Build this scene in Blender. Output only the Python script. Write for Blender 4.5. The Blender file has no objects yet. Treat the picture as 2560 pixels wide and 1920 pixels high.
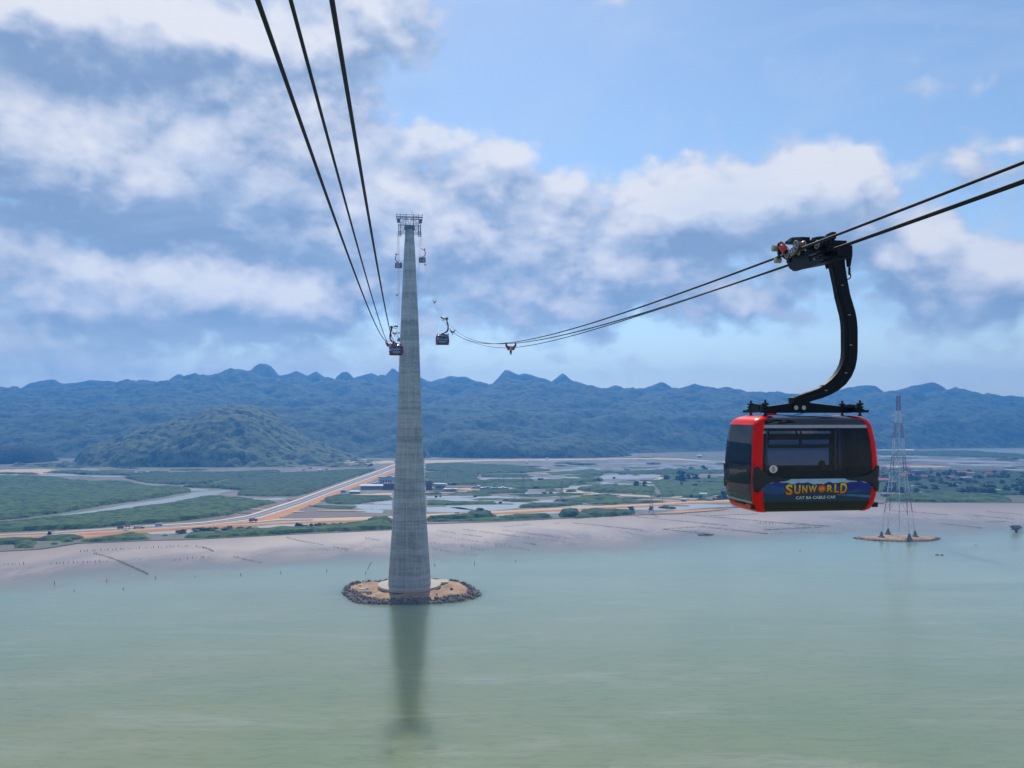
import bpy, bmesh, math, random
import numpy as np
from mathutils import Vector, Matrix
from mathutils.geometry import tessellate_polygon

random.seed(7)
rng = np.random.RandomState(11)
scene = bpy.context.scene
COL = scene.collection
R = math.radians

# ------------------------------------------------------------------ measures
# metres; camera eye at (0,0,HC) looking along +Y, water level z = 0
F, YH, HC = 2009.0, 1040.0, 101.0            # focal length in px of the 2560 px wide frame, horizon row, eye height
ANG = math.atan((1002.0 - 1280.0) / F)       # bearing of the ropeway line
CA, SA = math.cos(ANG), math.sin(ANG)
LANE_R, LANE_L, TOWER_T = 11.5, -1.4, 470.0  # lateral offset of both lanes, distance of the tower along the line


def lane(l, t, z=0.0):
    return Vector((l * CA + t * SA, -l * SA + t * CA, z))


def g(px, py, z=0.0):                        # point of level z seen at that place of the survey photo
    Y = (HC - z) * F / (py - YH)
    return Vector(((px - 1280.0) / F * Y, Y, z))


# ------------------------------------------------------------------ camera, sky, sun, exposure
cam = bpy.data.cameras.new('camera')
camo = bpy.data.objects.new('camera', cam)
COL.objects.link(camo)
camo.location = (0, 0, HC)
camo.rotation_euler = (R(90), 0, 0)
cam.sensor_fit = 'HORIZONTAL'
cam.sensor_width = 36.0
cam.lens = 36.0 * F / 2560.0
cam.shift_y = (YH - 960.0) / 2560.0
cam.clip_start = 0.1
cam.clip_end = 30000
scene.camera = camo

SUN_EL, SUN_AZ = R(45.5), R(-7.2)                # azimuth from +Y, towards +X positive
SKY_STRENGTH = 0.10
world = bpy.data.worlds.new('World')
scene.world = world
world.use_nodes = True
WT = world.node_tree
WT.nodes.clear()


class NT:
    """small helper for node trees"""
    def __init__(s, tree): s.t = tree
    def n(s, kind, **kw):
        nd = s.t.nodes.new(kind)
        for k, v in kw.items(): setattr(nd, k, v)
        return nd
    def put(s, sock, v):
        if hasattr(v, 'links') or isinstance(v, bpy.types.NodeSocket): s.t.links.new(v, sock)
        elif v is not None: sock.default_value = v
    def m(s, op, a, b=None, c=None, clamp=False):
        nd = s.n('ShaderNodeMath', operation=op, use_clamp=clamp)
        for i, v in enumerate((a, b, c)):
            if v is not None: s.put(nd.inputs[i], v)
        return nd.outputs[0]
    def vm(s, op, a, b=None):
        nd = s.n('ShaderNodeVectorMath', operation=op)
        s.put(nd.inputs[0], a)
        if b is not None:
            if op == 'SCALE': s.put(nd.inputs['Scale'], b)
            else: s.put(nd.inputs[1], b)
        return nd.outputs[0]
    def mix(s, f, a, b):
        nd = s.n('ShaderNodeMix', data_type='RGBA')
        s.put(nd.inputs[0], f); s.put(nd.inputs[6], a); s.put(nd.inputs[7], b)
        return nd.outputs[2]
    def ss(s, v, lo, hi, a=0.0, b=1.0):
        nd = s.n('ShaderNodeMapRange', interpolation_type='SMOOTHSTEP')
        s.put(nd.inputs[0], v)
        for i, q in zip((1, 2, 3, 4), (lo, hi, a, b)): nd.inputs[i].default_value = q
        return nd.outputs[0]
    def noise(s, vec, scale, detail=4, rough=0.5, dist=0.0, out=0):
        nd = s.n('ShaderNodeTexNoise')
        s.put(nd.inputs['Vector'], vec)
        nd.inputs['Scale'].default_value = scale
        nd.inputs['Detail'].default_value = detail
        nd.inputs['Roughness'].default_value = rough
        nd.inputs['Distortion'].default_value = dist
        return nd.outputs[out]


def rgb(r, g_, b):                           # sRGB 0..255 -> linear
    f = lambda c: (c / 255 / 12.92) if c / 255 < .04045 else ((c / 255 + .055) / 1.055) ** 2.4
    return (f(r), f(g_), f(b), 1.0)


def skyp(px, py):                            # azimuth and elevation of a place in the sky
    az = math.atan((px - 1280) / F)
    return az, math.atan((YH - py) / F * math.cos(az))


# cloud field as a node group: (azimuth, elevation) -> density
grp = bpy.data.node_groups.new('cloud_field', 'ShaderNodeTree')
grp.interface.new_socket('P', in_out='INPUT', socket_type='NodeSocketVector')
grp.interface.new_socket('D', in_out='OUTPUT', socket_type='NodeSocketFloat')
G = NT(grp)
gi, go = G.n('NodeGroupInput'), G.n('NodeGroupOutput')
P = gi.outputs[0]
wv = G.noise(P, 7.0, 3, .55, out=1)
wp = G.vm('ADD', P, G.vm('SCALE', G.vm('SUBTRACT', wv, (.5, .5, .5)), .04))
sp = G.n('ShaderNodeSeparateXYZ'); G.put(sp.inputs[0], wp)
waz, wel = sp.outputs[0], sp.outputs[1]
# cloud masses: px, py, half width px, half height px, weight
MASSES = [(560, 330, 330, 190, .62), (760, 250, 170, 130, .45), (330, 430, 300, 95, .45), (200, 60, 420, 90, .75), (640, 90, 330, 90, .5), (120, 300, 260, 130, .35),
          (350, 715, 430, 90, .5), (600, 755, 260, 60, .3), (1000, 500, 230, 110, .35), (1240, 410, 90, 80, .4), (1430, 490, 90, 70, .3), (1130, 640, 430, 130, .4),
          (1660, 530, 130, 60, .55), (1830, 510, 170, 70, .62), (2010, 455, 115, 90, .80), (2120, 500, 100, 90, .55), (1930, 580, 300, 55, .35), (1650, 730, 280, 60, .42),
          (2400, 690, 190, 70, .55), (2330, 620, 90, 50, .3), (2520, 740, 130, 70, .4), (1080, 30, 210, 80, .3), (900, 60, 120, 60, .2), (1500, 640, 200, 60, .25), (1420, 780, 200, 50, .2),
          (200, 900, 700, 130, .18), (2050, 90, 900, 230, -.42), (1300, 200, 300, 150, -.3), (620, 150, 300, 40, -.38), (1600, 900, 1200, 80, -.15), (600, 600, 700, 330, .14), (1700, 430, 260, 60, .15), (2030, 430, 120, 60, .25)]
tot = None
for px, py, rx, ry, wgt in MASSES:
    a0, e0 = skyp(px, py)
    dx = G.m('MULTIPLY', G.m('SUBTRACT', waz, a0), F / rx)
    dy = G.m('MULTIPLY', G.m('SUBTRACT', wel, e0), F / ry)
    q = G.m('ADD', G.m('MULTIPLY', dx, dx), G.m('MULTIPLY', dy, dy))
    b = G.m('MULTIPLY', G.m('EXPONENT', G.m('MULTIPLY', q, -1.0)), wgt * 1.1)
    tot = b if tot is None else G.m('ADD', tot, b)
st = G.vm('MULTIPLY', P, (1.0, 1.7, 1.0))
f1 = G.noise(st, 7.0, 4, .5, .1)
d = G.m('ADD', tot, G.m('MULTIPLY', G.m('SUBTRACT', f1, .5), 1.45))
pw = G.vm('MULTIPLY', wp, (1.0, 1.35, 1.0))
for sc_, wgt_, off_ in ((10.0, .62, 0.0), (24.0, .34, 3.0)):   # billows: rounded puffs parted by narrow creases
    n_ = G.noise(G.vm('ADD', pw, (off_, off_ * .7, off_)), sc_, 1.0, .5)
    d = G.m('ADD', d, G.m('MULTIPLY', G.m('SUBTRACT', G.m('ABSOLUTE', G.m('SUBTRACT', n_, .5)), .10), wgt_ * 2.0))
f2 = G.noise(pw, 30.0, 5, .6, .15)
d = G.m('ADD', d, G.m('MULTIPLY', G.m('SUBTRACT', f2, .5), .55))
d = G.m('SUBTRACT', d, .06)
G.put(go.inputs[0], d)

W = NT(WT)
tc = W.n('ShaderNodeTexCoord')
s3 = W.n('ShaderNodeSeparateXYZ'); W.put(s3.inputs[0], tc.outputs['Generated'])
az = W.m('ARCTAN2', s3.outputs[0], s3.outputs[1])
el = W.m('ARCSINE', s3.outputs[2])
cb = W.n('ShaderNodeCombineXYZ'); W.put(cb.inputs[0], az); W.put(cb.inputs[1], el)
pos = cb.outputs[0]


def dens(vec):
    nd = W.n('ShaderNodeGroup'); nd.node_tree = grp
    W.put(nd.inputs[0], vec)
    return nd.outputs[0]


D0 = dens(pos)
D1 = dens(W.vm('ADD', pos, (-.004, .030, 0)))
sky = W.n('ShaderNodeTexSky', sky_type='NISHITA', sun_disc=False)
sky.sun_elevation = SUN_EL
sky.sun_rotation = SUN_AZ
sky.altitude = 100
sky.air_density = 1.0
sky.dust_density = 0.3
sky.ozone_density = 2.5
blue = W.vm('MULTIPLY', W.vm('SCALE', sky.outputs[0], SKY_STRENGTH), (.96, .99, .97))
cover = W.ss(D0, -.24, .22)
wq = W.n('ShaderNodeSeparateXYZ')
W.put(wq.inputs[0], W.vm('ADD', pos, W.vm('SCALE', W.vm('SUBTRACT', W.noise(pos, 11.0, 4, .6, out=1), (.5, .5, .5)), .09)))
shade = None                                 # heavier, darker cloud bellies
for px, py, rx_, ry_, wgt in [(130, 550, 330, 50, .62), (640, 620, 230, 38, .40), (2010, 695, 230, 36, .45), (420, 185, 380, 45, .42), (1180, 690, 230, 30, .28), (330, 800, 300, 30, .22), (1240, 470, 90, 25, .2), (2300, 770, 240, 30, .2), (1000, 60, 160, 50, .15)]:
    a0, e0 = skyp(px, py)
    dx = W.m('MULTIPLY', W.m('SUBTRACT', wq.outputs[0], a0), F / rx_); dy = W.m('MULTIPLY', W.m('SUBTRACT', wq.outputs[1], e0), F / ry_)
    q = W.m('MULTIPLY', W.m('EXPONENT', W.m('MULTIPLY', W.m('ADD', W.m('MULTIPLY', dx, dx), W.m('MULTIPLY', dy, dy)), -1.0)), wgt)
    shade = q if shade is None else W.m('ADD', shade, q)
cover = W.m('MAXIMUM', cover, W.m('MULTIPLY', shade, 1.7, clamp=True))
lit = W.m('MULTIPLY', W.m('SUBTRACT', D0, D1), 1.35)
thick = W.ss(D0, .15, .85)
lit = W.m('ADD', lit, W.m('MULTIPLY', W.m('SUBTRACT', W.noise(W.vm('MULTIPLY', pos, (1.0, 1.5, 1.0)), 17.0, 5, .6, .15), .5), .85))
lit = W.m('SUBTRACT', lit, shade)
rp = W.n('ShaderNodeValToRGB')
rp.color_ramp.interpolation = 'B_SPLINE'
for k_, (p_, c_) in enumerate(((0.0, (.165, .245, .385, 1)), (.30, (.275, .345, .475, 1)), (.52, (.43, .465, .56, 1)), (.76, (.56, .575, .635, 1)), (1.0, (.715, .70, .695, 1)))):
    e_ = rp.color_ramp.elements[k_] if k_ < 2 else rp.color_ramp.elements.new(p_)
    e_.position = p_; e_.color = c_
W.put(rp.inputs[0], W.m('ADD', W.m('MULTIPLY', lit, .74), W.m('ADD', .46, W.m('MULTIPLY', thick, .06))))
cc = rp.outputs[0]
skycol = W.mix(W.m('MULTIPLY', cover, .93), blue, cc)
veil = W.ss(W.noise(W.vm('MULTIPLY', pos, (1.0, 2.6, 1.0)), 5.0, 6, .6, .8), .42, .75)
skycol = W.mix(W.m('MULTIPLY', veil, .36), skycol, (.42, .52, .66, 1))
skycol = W.mix(W.m('MULTIPLY', W.ss(el, .0, .13, 1, 0), .75), skycol, (.70, .735, .64, 1))   # milky air low over the horizon
bg = W.n('ShaderNodeBackground')
W.put(bg.inputs[0], skycol)
bg.inputs[1].default_value = 1.0
wo = W.n('ShaderNodeOutputWorld')
WT.links.new(bg.outputs[0], wo.inputs[0])

sl = bpy.data.lights.new('sun', 'SUN')
sl.energy = 3.3
sl.angle = R(0.7)
sl.color = (1.0, .955, .88)
so = bpy.data.objects.new('sun', sl)
COL.objects.link(so)
sdir = Vector((math.sin(SUN_AZ) * math.cos(SUN_EL), math.cos(SUN_AZ) * math.cos(SUN_EL), math.sin(SUN_EL)))
so.rotation_euler = sdir.to_track_quat('Z', 'Y').to_euler()
so.location = (0, 300, 390)

scene.view_settings.view_transform = 'Standard'
scene.view_settings.look = 'None'
scene.view_settings.exposure = 0.36
scene.view_settings.gamma = 1.0
scene.render.engine = 'CYCLES'
scene.cycles.use_denoising = True
scene.cycles.max_bounces = 8
scene.cycles.transparent_max_bounces = 16
scene.cycles.volume_bounces = 0


# ------------------------------------------------------------------ materials
def mat(name, col, rough=.6, metal=0.0, spec=.5, noise=None, bump=None, coat=0.0):
    """noise = (scale, amount, second colour or None), bump = (scale, strength, distance)"""
    m = bpy.data.materials.new(name); m.use_nodes = True
    T = NT(m.node_tree)
    bs = m.node_tree.nodes['Principled BSDF']
    c = tuple(col) if len(col) == 4 else (*col, 1)
    bs.inputs['Base Color'].default_value = c
    bs.inputs['Roughness'].default_value = rough
    bs.inputs['Metallic'].default_value = metal
    bs.inputs['Specular IOR Level'].default_value = spec
    bs.inputs['Coat Weight'].default_value = coat
    if noise or bump:
        co = T.n('ShaderNodeTexCoord').outputs['Object']
    if noise:
        sc, am = noise[0], noise[1]
        c2 = noise[2] if len(noise) > 2 and noise[2] else tuple(x * .45 for x in c[:3])
        f = T.ss(T.noise(co, sc, 6, .62), .5 - .25, .5 + .25)
        T.put(bs.inputs['Base Color'], T.mix(T.m('MULTIPLY', f, am), c, (*c2[:3], 1)))
    if bump:
        b = T.n('ShaderNodeBump')
        b.inputs['Strength'].default_value = bump[1]
        b.inputs['Distance'].default_value = bump[2]
        T.put(b.inputs['Height'], T.noise(co, bump[0], 5, .6))
        T.put(bs.inputs['Normal'], b.outputs[0])
    return m


M = {}
M['red'] = mat('red_paint', (.92, .005, .004), .32, spec=.18, coat=.08, noise=(2.0, .10))
M['red_dull'] = mat('red_oxide_paint', (.42, .035, .015), .5, noise=(3.0, .4))
M['navy'] = mat('dark_navy_roof', (.012, .016, .03), .16, coat=.5, noise=(3.0, .3))
M['black'] = mat('black_paint', (.0045, .005, .008), .5, spec=.18, noise=(6.0, .35))
M['blackplastic'] = mat('black_plastic', (.012, .012, .014), .45, noise=(9.0, .3))
M['rubber'] = mat('dark_rubber', (.012, .012, .012), .8, noise=(12.0, .3))
M['steel'] = mat('bare_steel', (.42, .42, .43), .35, .8, noise=(10.0, .4))
M['beige'] = mat('cream_roller', (.52, .46, .33), .5, noise=(8.0, .4))
M['brown'] = mat('brown_liner', (.24, .095, .035), .45, noise=(14.0, .5))
M['spring'] = mat('red_spring', (.60, .02, .012), .3, coat=.4, noise=(10.0, .2))
M['rope'] = mat('greased_steel_rope', (.010, .0105, .014), .6, 0, spec=.25, noise=(25.0, .5), bump=(60.0, .5, .01))
M['galv'] = mat('galvanised_steel', (.085, .10, .125), .55, .2, noise=(1.0, .4))
M['steel_pale'] = mat('pale_galvanised_steel', (.30, .32, .34), .6, .2, noise=(1.0, .3))
M['white'] = mat('white_paint', (.72, .72, .72), .5, noise=(3.0, .2))
M['pylon_red'] = mat('pylon_red_paint', (.24, .065, .075), .6, noise=(.6, .35))
M['pylon_white'] = mat('pylon_white_paint', (.62, .63, .65), .6, noise=(.6, .25))
M['interior'] = mat('dark_interior', (.014, .015, .019), .7, noise=(4.0, .3))
M['seat'] = mat('dark_seat', (.03, .02, .022), .6, noise=(6.0, .3))
M['yellow'] = mat('gold_print', (.78, .42, .03), .35)
M['orangep'] = mat('orange_print', (.62, .14, .015), .35)
M['brownp'] = mat('dark_brown_print', (.055, .012, .006), .4)
M['whitep'] = mat('white_print', (.68, .68, .70), .4)
M['redp'] = mat('red_print', (.55, .02, .015), .35)
for nm, c in (('ad_sky', (.42, .60, .78)), ('ad_blue', (.008, .02, .30)), ('ad_mid', (.012, .075, .24)), ('ad_teal', (.010, .045, .10)), ('ad_light', (.05, .18, .42))):
    M[nm] = mat(nm, c, .3, noise=(5.0, .35))


def glass(name, tint, rough=.02, gloss=1.0):
    m = bpy.data.materials.new(name); m.use_nodes = True
    t = m.node_tree; t.nodes.clear(); T = NT(t)
    tr = T.n('ShaderNodeBsdfTransparent'); tr.inputs[0].default_value = (*tint, 1)
    gl = T.n('ShaderNodeBsdfGlossy'); gl.inputs[0].default_value = (gloss, gloss, gloss, 1); gl.inputs[1].default_value = rough
    fr = T.n('ShaderNodeFresnel'); fr.inputs[0].default_value = 1.45
    co = T.n('ShaderNodeTexCoord').outputs['Object']
    bp = T.n('ShaderNodeBump'); bp.inputs['Strength'].default_value = .04; bp.inputs['Distance'].default_value = .05
    T.put(bp.inputs['Height'], T.noise(co, 1.3, 2, .5))
    T.put(gl.inputs['Normal'], bp.outputs[0])
    mx = T.n('ShaderNodeMixShader')
    T.put(mx.inputs[0], fr.outputs[0])
    t.links.new(tr.outputs[0], mx.inputs[1]); t.links.new(gl.outputs[0], mx.inputs[2])
    o = T.n('ShaderNodeOutputMaterial'); t.links.new(mx.outputs[0], o.inputs[0])
    return m


M['glass'] = glass('tinted_window_glass', (.60, .63, .70), gloss=.5)
M['sideglass'] = glass('dark_side_glass', (.36, .39, .44))
M['vent'] = glass('tilted_vent_glass', (.75, .8, .88), .03, 1.0)
M['vent'].node_tree.nodes['Fresnel'].inputs[0].default_value = 3.2
M['pane'] = glass('rear_window_glass', (.72, .76, .84))


# ------------------------------------------------------------------ mesh helpers
class MB:
    def __init__(s): s.v, s.f, s.mi = [], [], []
    def add(s, vs, fs, mi=0):
        o = len(s.v); s.v += [tuple(v) for v in vs]; s.f += [tuple(i + o for i in f) for f in fs]; s.mi += [mi] * len(fs)
        return s
    def box(s, c, d, rot=None, mi=0):
        x, y, z = d[0] / 2, d[1] / 2, d[2] / 2
        vs = [Vector((a, b, e)) for a in (-x, x) for b in (-y, y) for e in (-z, z)]
        if rot is not None: vs = [rot @ v for v in vs]
        vs = [v + Vector(c) for v in vs]
        return s.add(vs, [(0, 1, 3, 2), (4, 6, 7, 5), (0, 4, 5, 1), (2, 3, 7, 6), (0, 2, 6, 4), (1, 5, 7, 3)], mi)
    def bar(s, a, b, w, h=None, mi=0, up=Vector((0, 0, 1))):
        a, b = Vector(a), Vector(b); h = h or w
        dz = (b - a); L = dz.length
        if L < 1e-6: return s
        dz.normalize()
        if abs(dz.dot(up)) > .98: up = Vector((0, 1, 0))
        dx = dz.cross(up).normalized(); dy = dx.cross(dz)
        vs = []
        for p in (a, b):
            for i, j in ((-1, -1), (1, -1), (1, 1), (-1, 1)): vs.append(p + dx * (i * w / 2) + dy * (j * h / 2))
        return s.add(vs, [(0, 3, 2, 1), (4, 5, 6, 7), (0, 1, 5, 4), (1, 2, 6, 5), (2, 3, 7, 6), (3, 0, 4, 7)], mi)
    def tube(s, pts, r, n=8, mi=0, cap=True):
        pts = [Vector(p) for p in pts]; k = len(pts)
        rr = r if isinstance(r, (list, tuple)) else [r] * k
        vs = []; up = None
        for i, p in enumerate(pts):
            t = (pts[min(i + 1, k - 1)] - pts[max(i - 1, 0)])
            t = t.normalized() if t.length > 1e-9 else Vector((0, 0, 1))
            if up is None: up = Vector((0, 0, 1)) if abs(t.z) < .9 else Vector((0, 1, 0))
            x = t.cross(up).normalized(); y = x.cross(t); up = y
            for j in range(n):
                a = 2 * math.pi * j / n
                vs.append(p + (x * math.cos(a) + y * math.sin(a)) * rr[i])
        fs = [(i * n + j, i * n + (j + 1) % n, (i + 1) * n + (j + 1) % n, (i + 1) * n + j) for i in range(k - 1) for j in range(n)]
        if cap: fs += [tuple(reversed(range(n))), tuple(range((k - 1) * n, k * n))]
        return s.add(vs, fs, mi)
    def prism(s, poly, lo, hi, axis='y', mi=0):
        """2-D polygon extruded along an axis: 'y' -> (a, lo..hi, b); 'x' -> (lo..hi, a, b); 'z' -> (a, b, lo..hi)"""
        n = len(poly)
        mk = {'y': lambda a, b, e: (a, e, b), 'x': lambda a, b, e: (e, a, b), 'z': lambda a, b, e: (a, b, e)}[axis]
        vs = [mk(a, b, lo) for a, b in poly] + [mk(a, b, hi) for a, b in poly]
        tri = tessellate_polygon([[Vector((a, b, 0)) for a, b in poly]])
        fs = [tuple(t) for t in tri] + [tuple(n + i for i in reversed(t)) for t in tri]
        fs += [(i, (i + 1) % n, n + (i + 1) % n, n + i) for i in range(n)]
        return s.add(vs, fs, mi)
    def lathe(s, prof, n=24, c=(0, 0, 0), axis='z', mi=0):
        """profile of (radius, height)"""
        c = Vector(c); vs = []
        for r, h in prof:
            for j in range(n):
                a = 2 * math.pi * j / n; x, y = r * math.cos(a), r * math.sin(a)
                vs.append(c + (Vector((x, y, h)) if axis == 'z' else Vector((h, x, y)) if axis == 'x' else Vector((x, h, y))))
        k = len(prof)
        fs = [(i * n + j, i * n + (j + 1) % n, (i + 1) * n + (j + 1) % n, (i + 1) * n + j) for i in range(k - 1) for j in range(n)]
        fs += [tuple(reversed(range(n))), tuple(range((k - 1) * n, k * n))]
        return s.add(vs, fs, mi)
    def grid(s, rows, mi=0, cl=False):
        m = len(rows[0]); vs = [p for r in rows for p in r]
        fs = [(i * m + j, i * m + j + 1, (i + 1) * m + j + 1, (i + 1) * m + j) for i in range(len(rows) - 1) for j in range(m - 1)]
        return s.add(vs, fs, mi)
    def sheet(s, poly, z, mi=0):
        tri = tessellate_polygon([[Vector((p[0], p[1], 0)) for p in poly]])
        fs = []
        for t in tri:
            a, b, c = (poly[i] for i in t)
            ar = (b[0] - a[0]) * (c[1] - a[1]) - (b[1] - a[1]) * (c[0] - a[0])
            fs.append(tuple(t) if ar > 0 else tuple(reversed(t)))
        return s.add([(p[0], p[1], z) for p in poly], fs, mi)
    def build(s, name, m, parent=None, smooth=None, recalc=True):
        me = bpy.data.meshes.new(name)
        me.from_pydata(s.v, [], s.f)
        for q in (m if isinstance(m, (list, tuple)) else [m]): me.materials.append(q)
        if any(s.mi): me.polygons.foreach_set('material_index', s.mi)
        if recalc:
            bm = bmesh.new(); bm.from_mesh(me); bmesh.ops.recalc_face_normals(bm, faces=bm.faces); bm.to_mesh(me); bm.free()
        if smooth:
            me.polygons.foreach_set('use_smooth', [True] * len(me.polygons))
            me.set_sharp_from_angle(angle=R(smooth))
        me.update()
        o = bpy.data.objects.new(name, me); COL.objects.link(o)
        if parent: o.parent = parent
        return o


def tag(o, label, cat, group=None):
    o['label'] = label; o['category'] = cat
    if group: o['group'] = group
    return o


def thing(name, label, cat, loc=(0, 0, 0), rz=0, group=None):
    o = bpy.data.objects.new(name, None); COL.objects.link(o)
    o.empty_display_size = .5
    o.location = loc; o.rotation_euler = (0, 0, rz)
    return tag(o, label, cat, group)


def struct(o, kind='structure'):
    o['kind'] = kind
    return o


def copy_tree(o, parent=None):
    c = o.copy(); COL.objects.link(c)
    if parent is not None: c.parent = parent
    for ch in list(o.children): copy_tree(ch, c)
    return c


# numpy value noise
def _hash(ix, iy, seed):
    n = (ix * 374761393 + iy * 668265263 + seed * 1274126177) & 0x7fffffff
    n = ((n ^ (n >> 13)) * 1274126177) & 0x7fffffff
    return ((n ^ (n >> 16)) & 0xffff) / 65535.0


def vnoise(x, y, seed=0):
    x = np.asarray(x, float); y = np.asarray(y, float)
    ix = np.floor(x).astype(np.int64); iy = np.floor(y).astype(np.int64)
    fx, fy = x - ix, y - iy
    fx = fx * fx * (3 - 2 * fx); fy = fy * fy * (3 - 2 * fy)
    a, b = _hash(ix, iy, seed), _hash(ix + 1, iy, seed)
    c, d_ = _hash(ix, iy + 1, seed), _hash(ix + 1, iy + 1, seed)
    return (a * (1 - fx) + b * fx) * (1 - fy) + (c * (1 - fx) + d_ * fx) * fy


def fbm(x, y, seed=0, octs=5, gain=.5):
    s, a, t = 0, 1.0, 0
    for o in range(octs):
        s = s + a * vnoise(x * 2 ** o + 17.3 * o, y * 2 ** o - 9.1 * o, seed + o); t += a; a *= gain
    return s / t


def bumps(x, y, cell, seed=0):               # rounded crowns: 1 at each crown's top
    gx, gy = x / cell, y / cell
    ix, iy = np.floor(gx).astype(np.int64), np.floor(gy).astype(np.int64)
    best = np.full(np.shape(gx), 9.0)
    for i in (-1, 0, 1):
        for j in (-1, 0, 1):
            cx = ix + i + _hash(ix + i, iy + j, seed); cy = iy + j + _hash(ix + i, iy + j, seed + 5)
            sz = .75 + .5 * _hash(ix + i, iy + j, seed + 9)
            best = np.minimum(best, np.hypot(gx - cx, gy - cy) / sz)
    return np.sqrt(np.clip(1 - best ** 2, 0, 1))


def smooth01(t): t = np.clip(t, 0, 1); return t * t * (3 - 2 * t)


def height_obj(name, X, Y, Z, m, keep=None, smooth=True):
    """grid mesh from 2-D arrays; keep = mask of vertices"""
    ny, nx = X.shape
    if keep is None: keep = np.ones_like(X, bool)
    q = keep[:-1, :-1] & keep[1:, :-1] & keep[:-1, 1:] & keep[1:, 1:]
    iy, ix = np.nonzero(q)
    a = iy * nx + ix
    fs = np.stack([a, a + 1, a + nx + 1, a + nx], 1)
    used = np.unique(fs); remap = np.full(nx * ny, -1); remap[used] = np.arange(len(used))
    vs = np.stack([X.ravel(), Y.ravel(), Z.ravel()], 1)[used]
    me = bpy.data.meshes.new(name)
    me.from_pydata(vs.tolist(), [], remap[fs].tolist())
    me.materials.append(m)
    if smooth: me.polygons.foreach_set('use_smooth', [True] * len(me.polygons))
    me.update()
    o = bpy.data.objects.new(name, me); COL.objects.link(o)
    return o


def poly_dist(X, Y, poly):
    """signed distance (inside positive) of points to a polygon"""
    P_ = np.array([(p[0], p[1]) for p in poly]); n = len(P_)
    ins = np.zeros(X.shape, bool); dm = np.full(X.shape, 1e18)
    for i in range(n):
        x0, y0 = P_[i]; x1, y1 = P_[(i + 1) % n]
        dx, dy = x1 - x0, y1 - y0
        t = np.clip(((X - x0) * dx + (Y - y0) * dy) / (dx * dx + dy * dy + 1e-12), 0, 1)
        dm = np.minimum(dm, (X - x0 - t * dx) ** 2 + (Y - y0 - t * dy) ** 2)
        c = ((y0 > Y) != (y1 > Y)) & (X < dx * (Y - y0) / (dy if abs(dy) > 1e-12 else 1e-12) + x0)
        ins ^= c
    return np.where(ins, 1, -1) * np.sqrt(dm)


def interp_line(pts, x): return np.interp(x, [p[0] for p in pts], [p[1] for p in pts])

# ------------------------------------------------------------------ SETTING: sea, mud, land, hills, haze
def water_mat():
    m = bpy.data.materials.new('murky_green_water'); m.use_nodes = True
    T = NT(m.node_tree); bs = m.node_tree.nodes['Principled BSDF']
    co = T.n('ShaderNodeTexCoord').outputs['Object']
    big = T.noise(T.vm('MULTIPLY', co, (.006, .012, 1)), 1.0, 5, .55, .6)
    sed = T.noise(T.vm('MULTIPLY', co, (.011, .05, 1)), 1.0, 6, .6, .8)
    c = T.mix(T.ss(big, .32, .68), (.185, .245, .125, 1), (.235, .26, .138, 1))
    c = T.mix(T.m('MULTIPLY', T.ss(sed, .48, .74), .6), c, (.31, .33, .24, 1))
    silt = T.noise(T.vm('MULTIPLY', co, (.10, .42, 1)), 1.0, 5, .65, .6)
    c = T.mix(T.m('MULTIPLY', T.ss(silt, .46, .66), .35), c, (.13, .165, .095, 1))
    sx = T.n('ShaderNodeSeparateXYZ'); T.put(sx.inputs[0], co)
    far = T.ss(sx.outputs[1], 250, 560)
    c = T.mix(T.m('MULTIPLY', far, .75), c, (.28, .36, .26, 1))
    T.put(bs.inputs['Base Color'], c)
    bs.inputs['IOR'].default_value = 1.34
    bs.subsurface_method = 'BURLEY'             # light bleeding through the murky water softens shadows
    bs.inputs['Subsurface Weight'].default_value = .9
    bs.inputs['Subsurface Radius'].default_value = (42.0, 42.0, 28.0)
    bs.inputs['Subsurface Scale'].default_value = 1.0
    wind = T.noise(T.vm('MULTIPLY', co, (.006, .03, 1)), 1.0, 4, .55, 1.0)
    T.put(bs.inputs['Roughness'], T.ss(wind, .35, .7, .06, .15))
    h1 = T.noise(T.vm('MULTIPLY', co, (.35, .8, 1)), 1.0, 3, .55, .3)
    h2 = T.noise(T.vm('MULTIPLY', co, (1.3, 2.6, 1)), 1.0, 3, .6, .2)
    h = T.m('ADD', T.m('ADD', h1, T.m('MULTIPLY', h2, .45)), T.m('MULTIPLY', T.noise(T.vm('MULTIPLY', co, (.06, .16, 1)), 1.0, 3, .5, .5), 1.6))
    b = T.n('ShaderNodeBump'); b.inputs['Distance'].default_value = .6
    T.put(b.inputs['Strength'], T.ss(wind, .3, .7, .08, .21))
    T.put(b.inputs['Height'], h)
    T.put(bs.inputs['Normal'], b.outputs[0])
    return m


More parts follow.
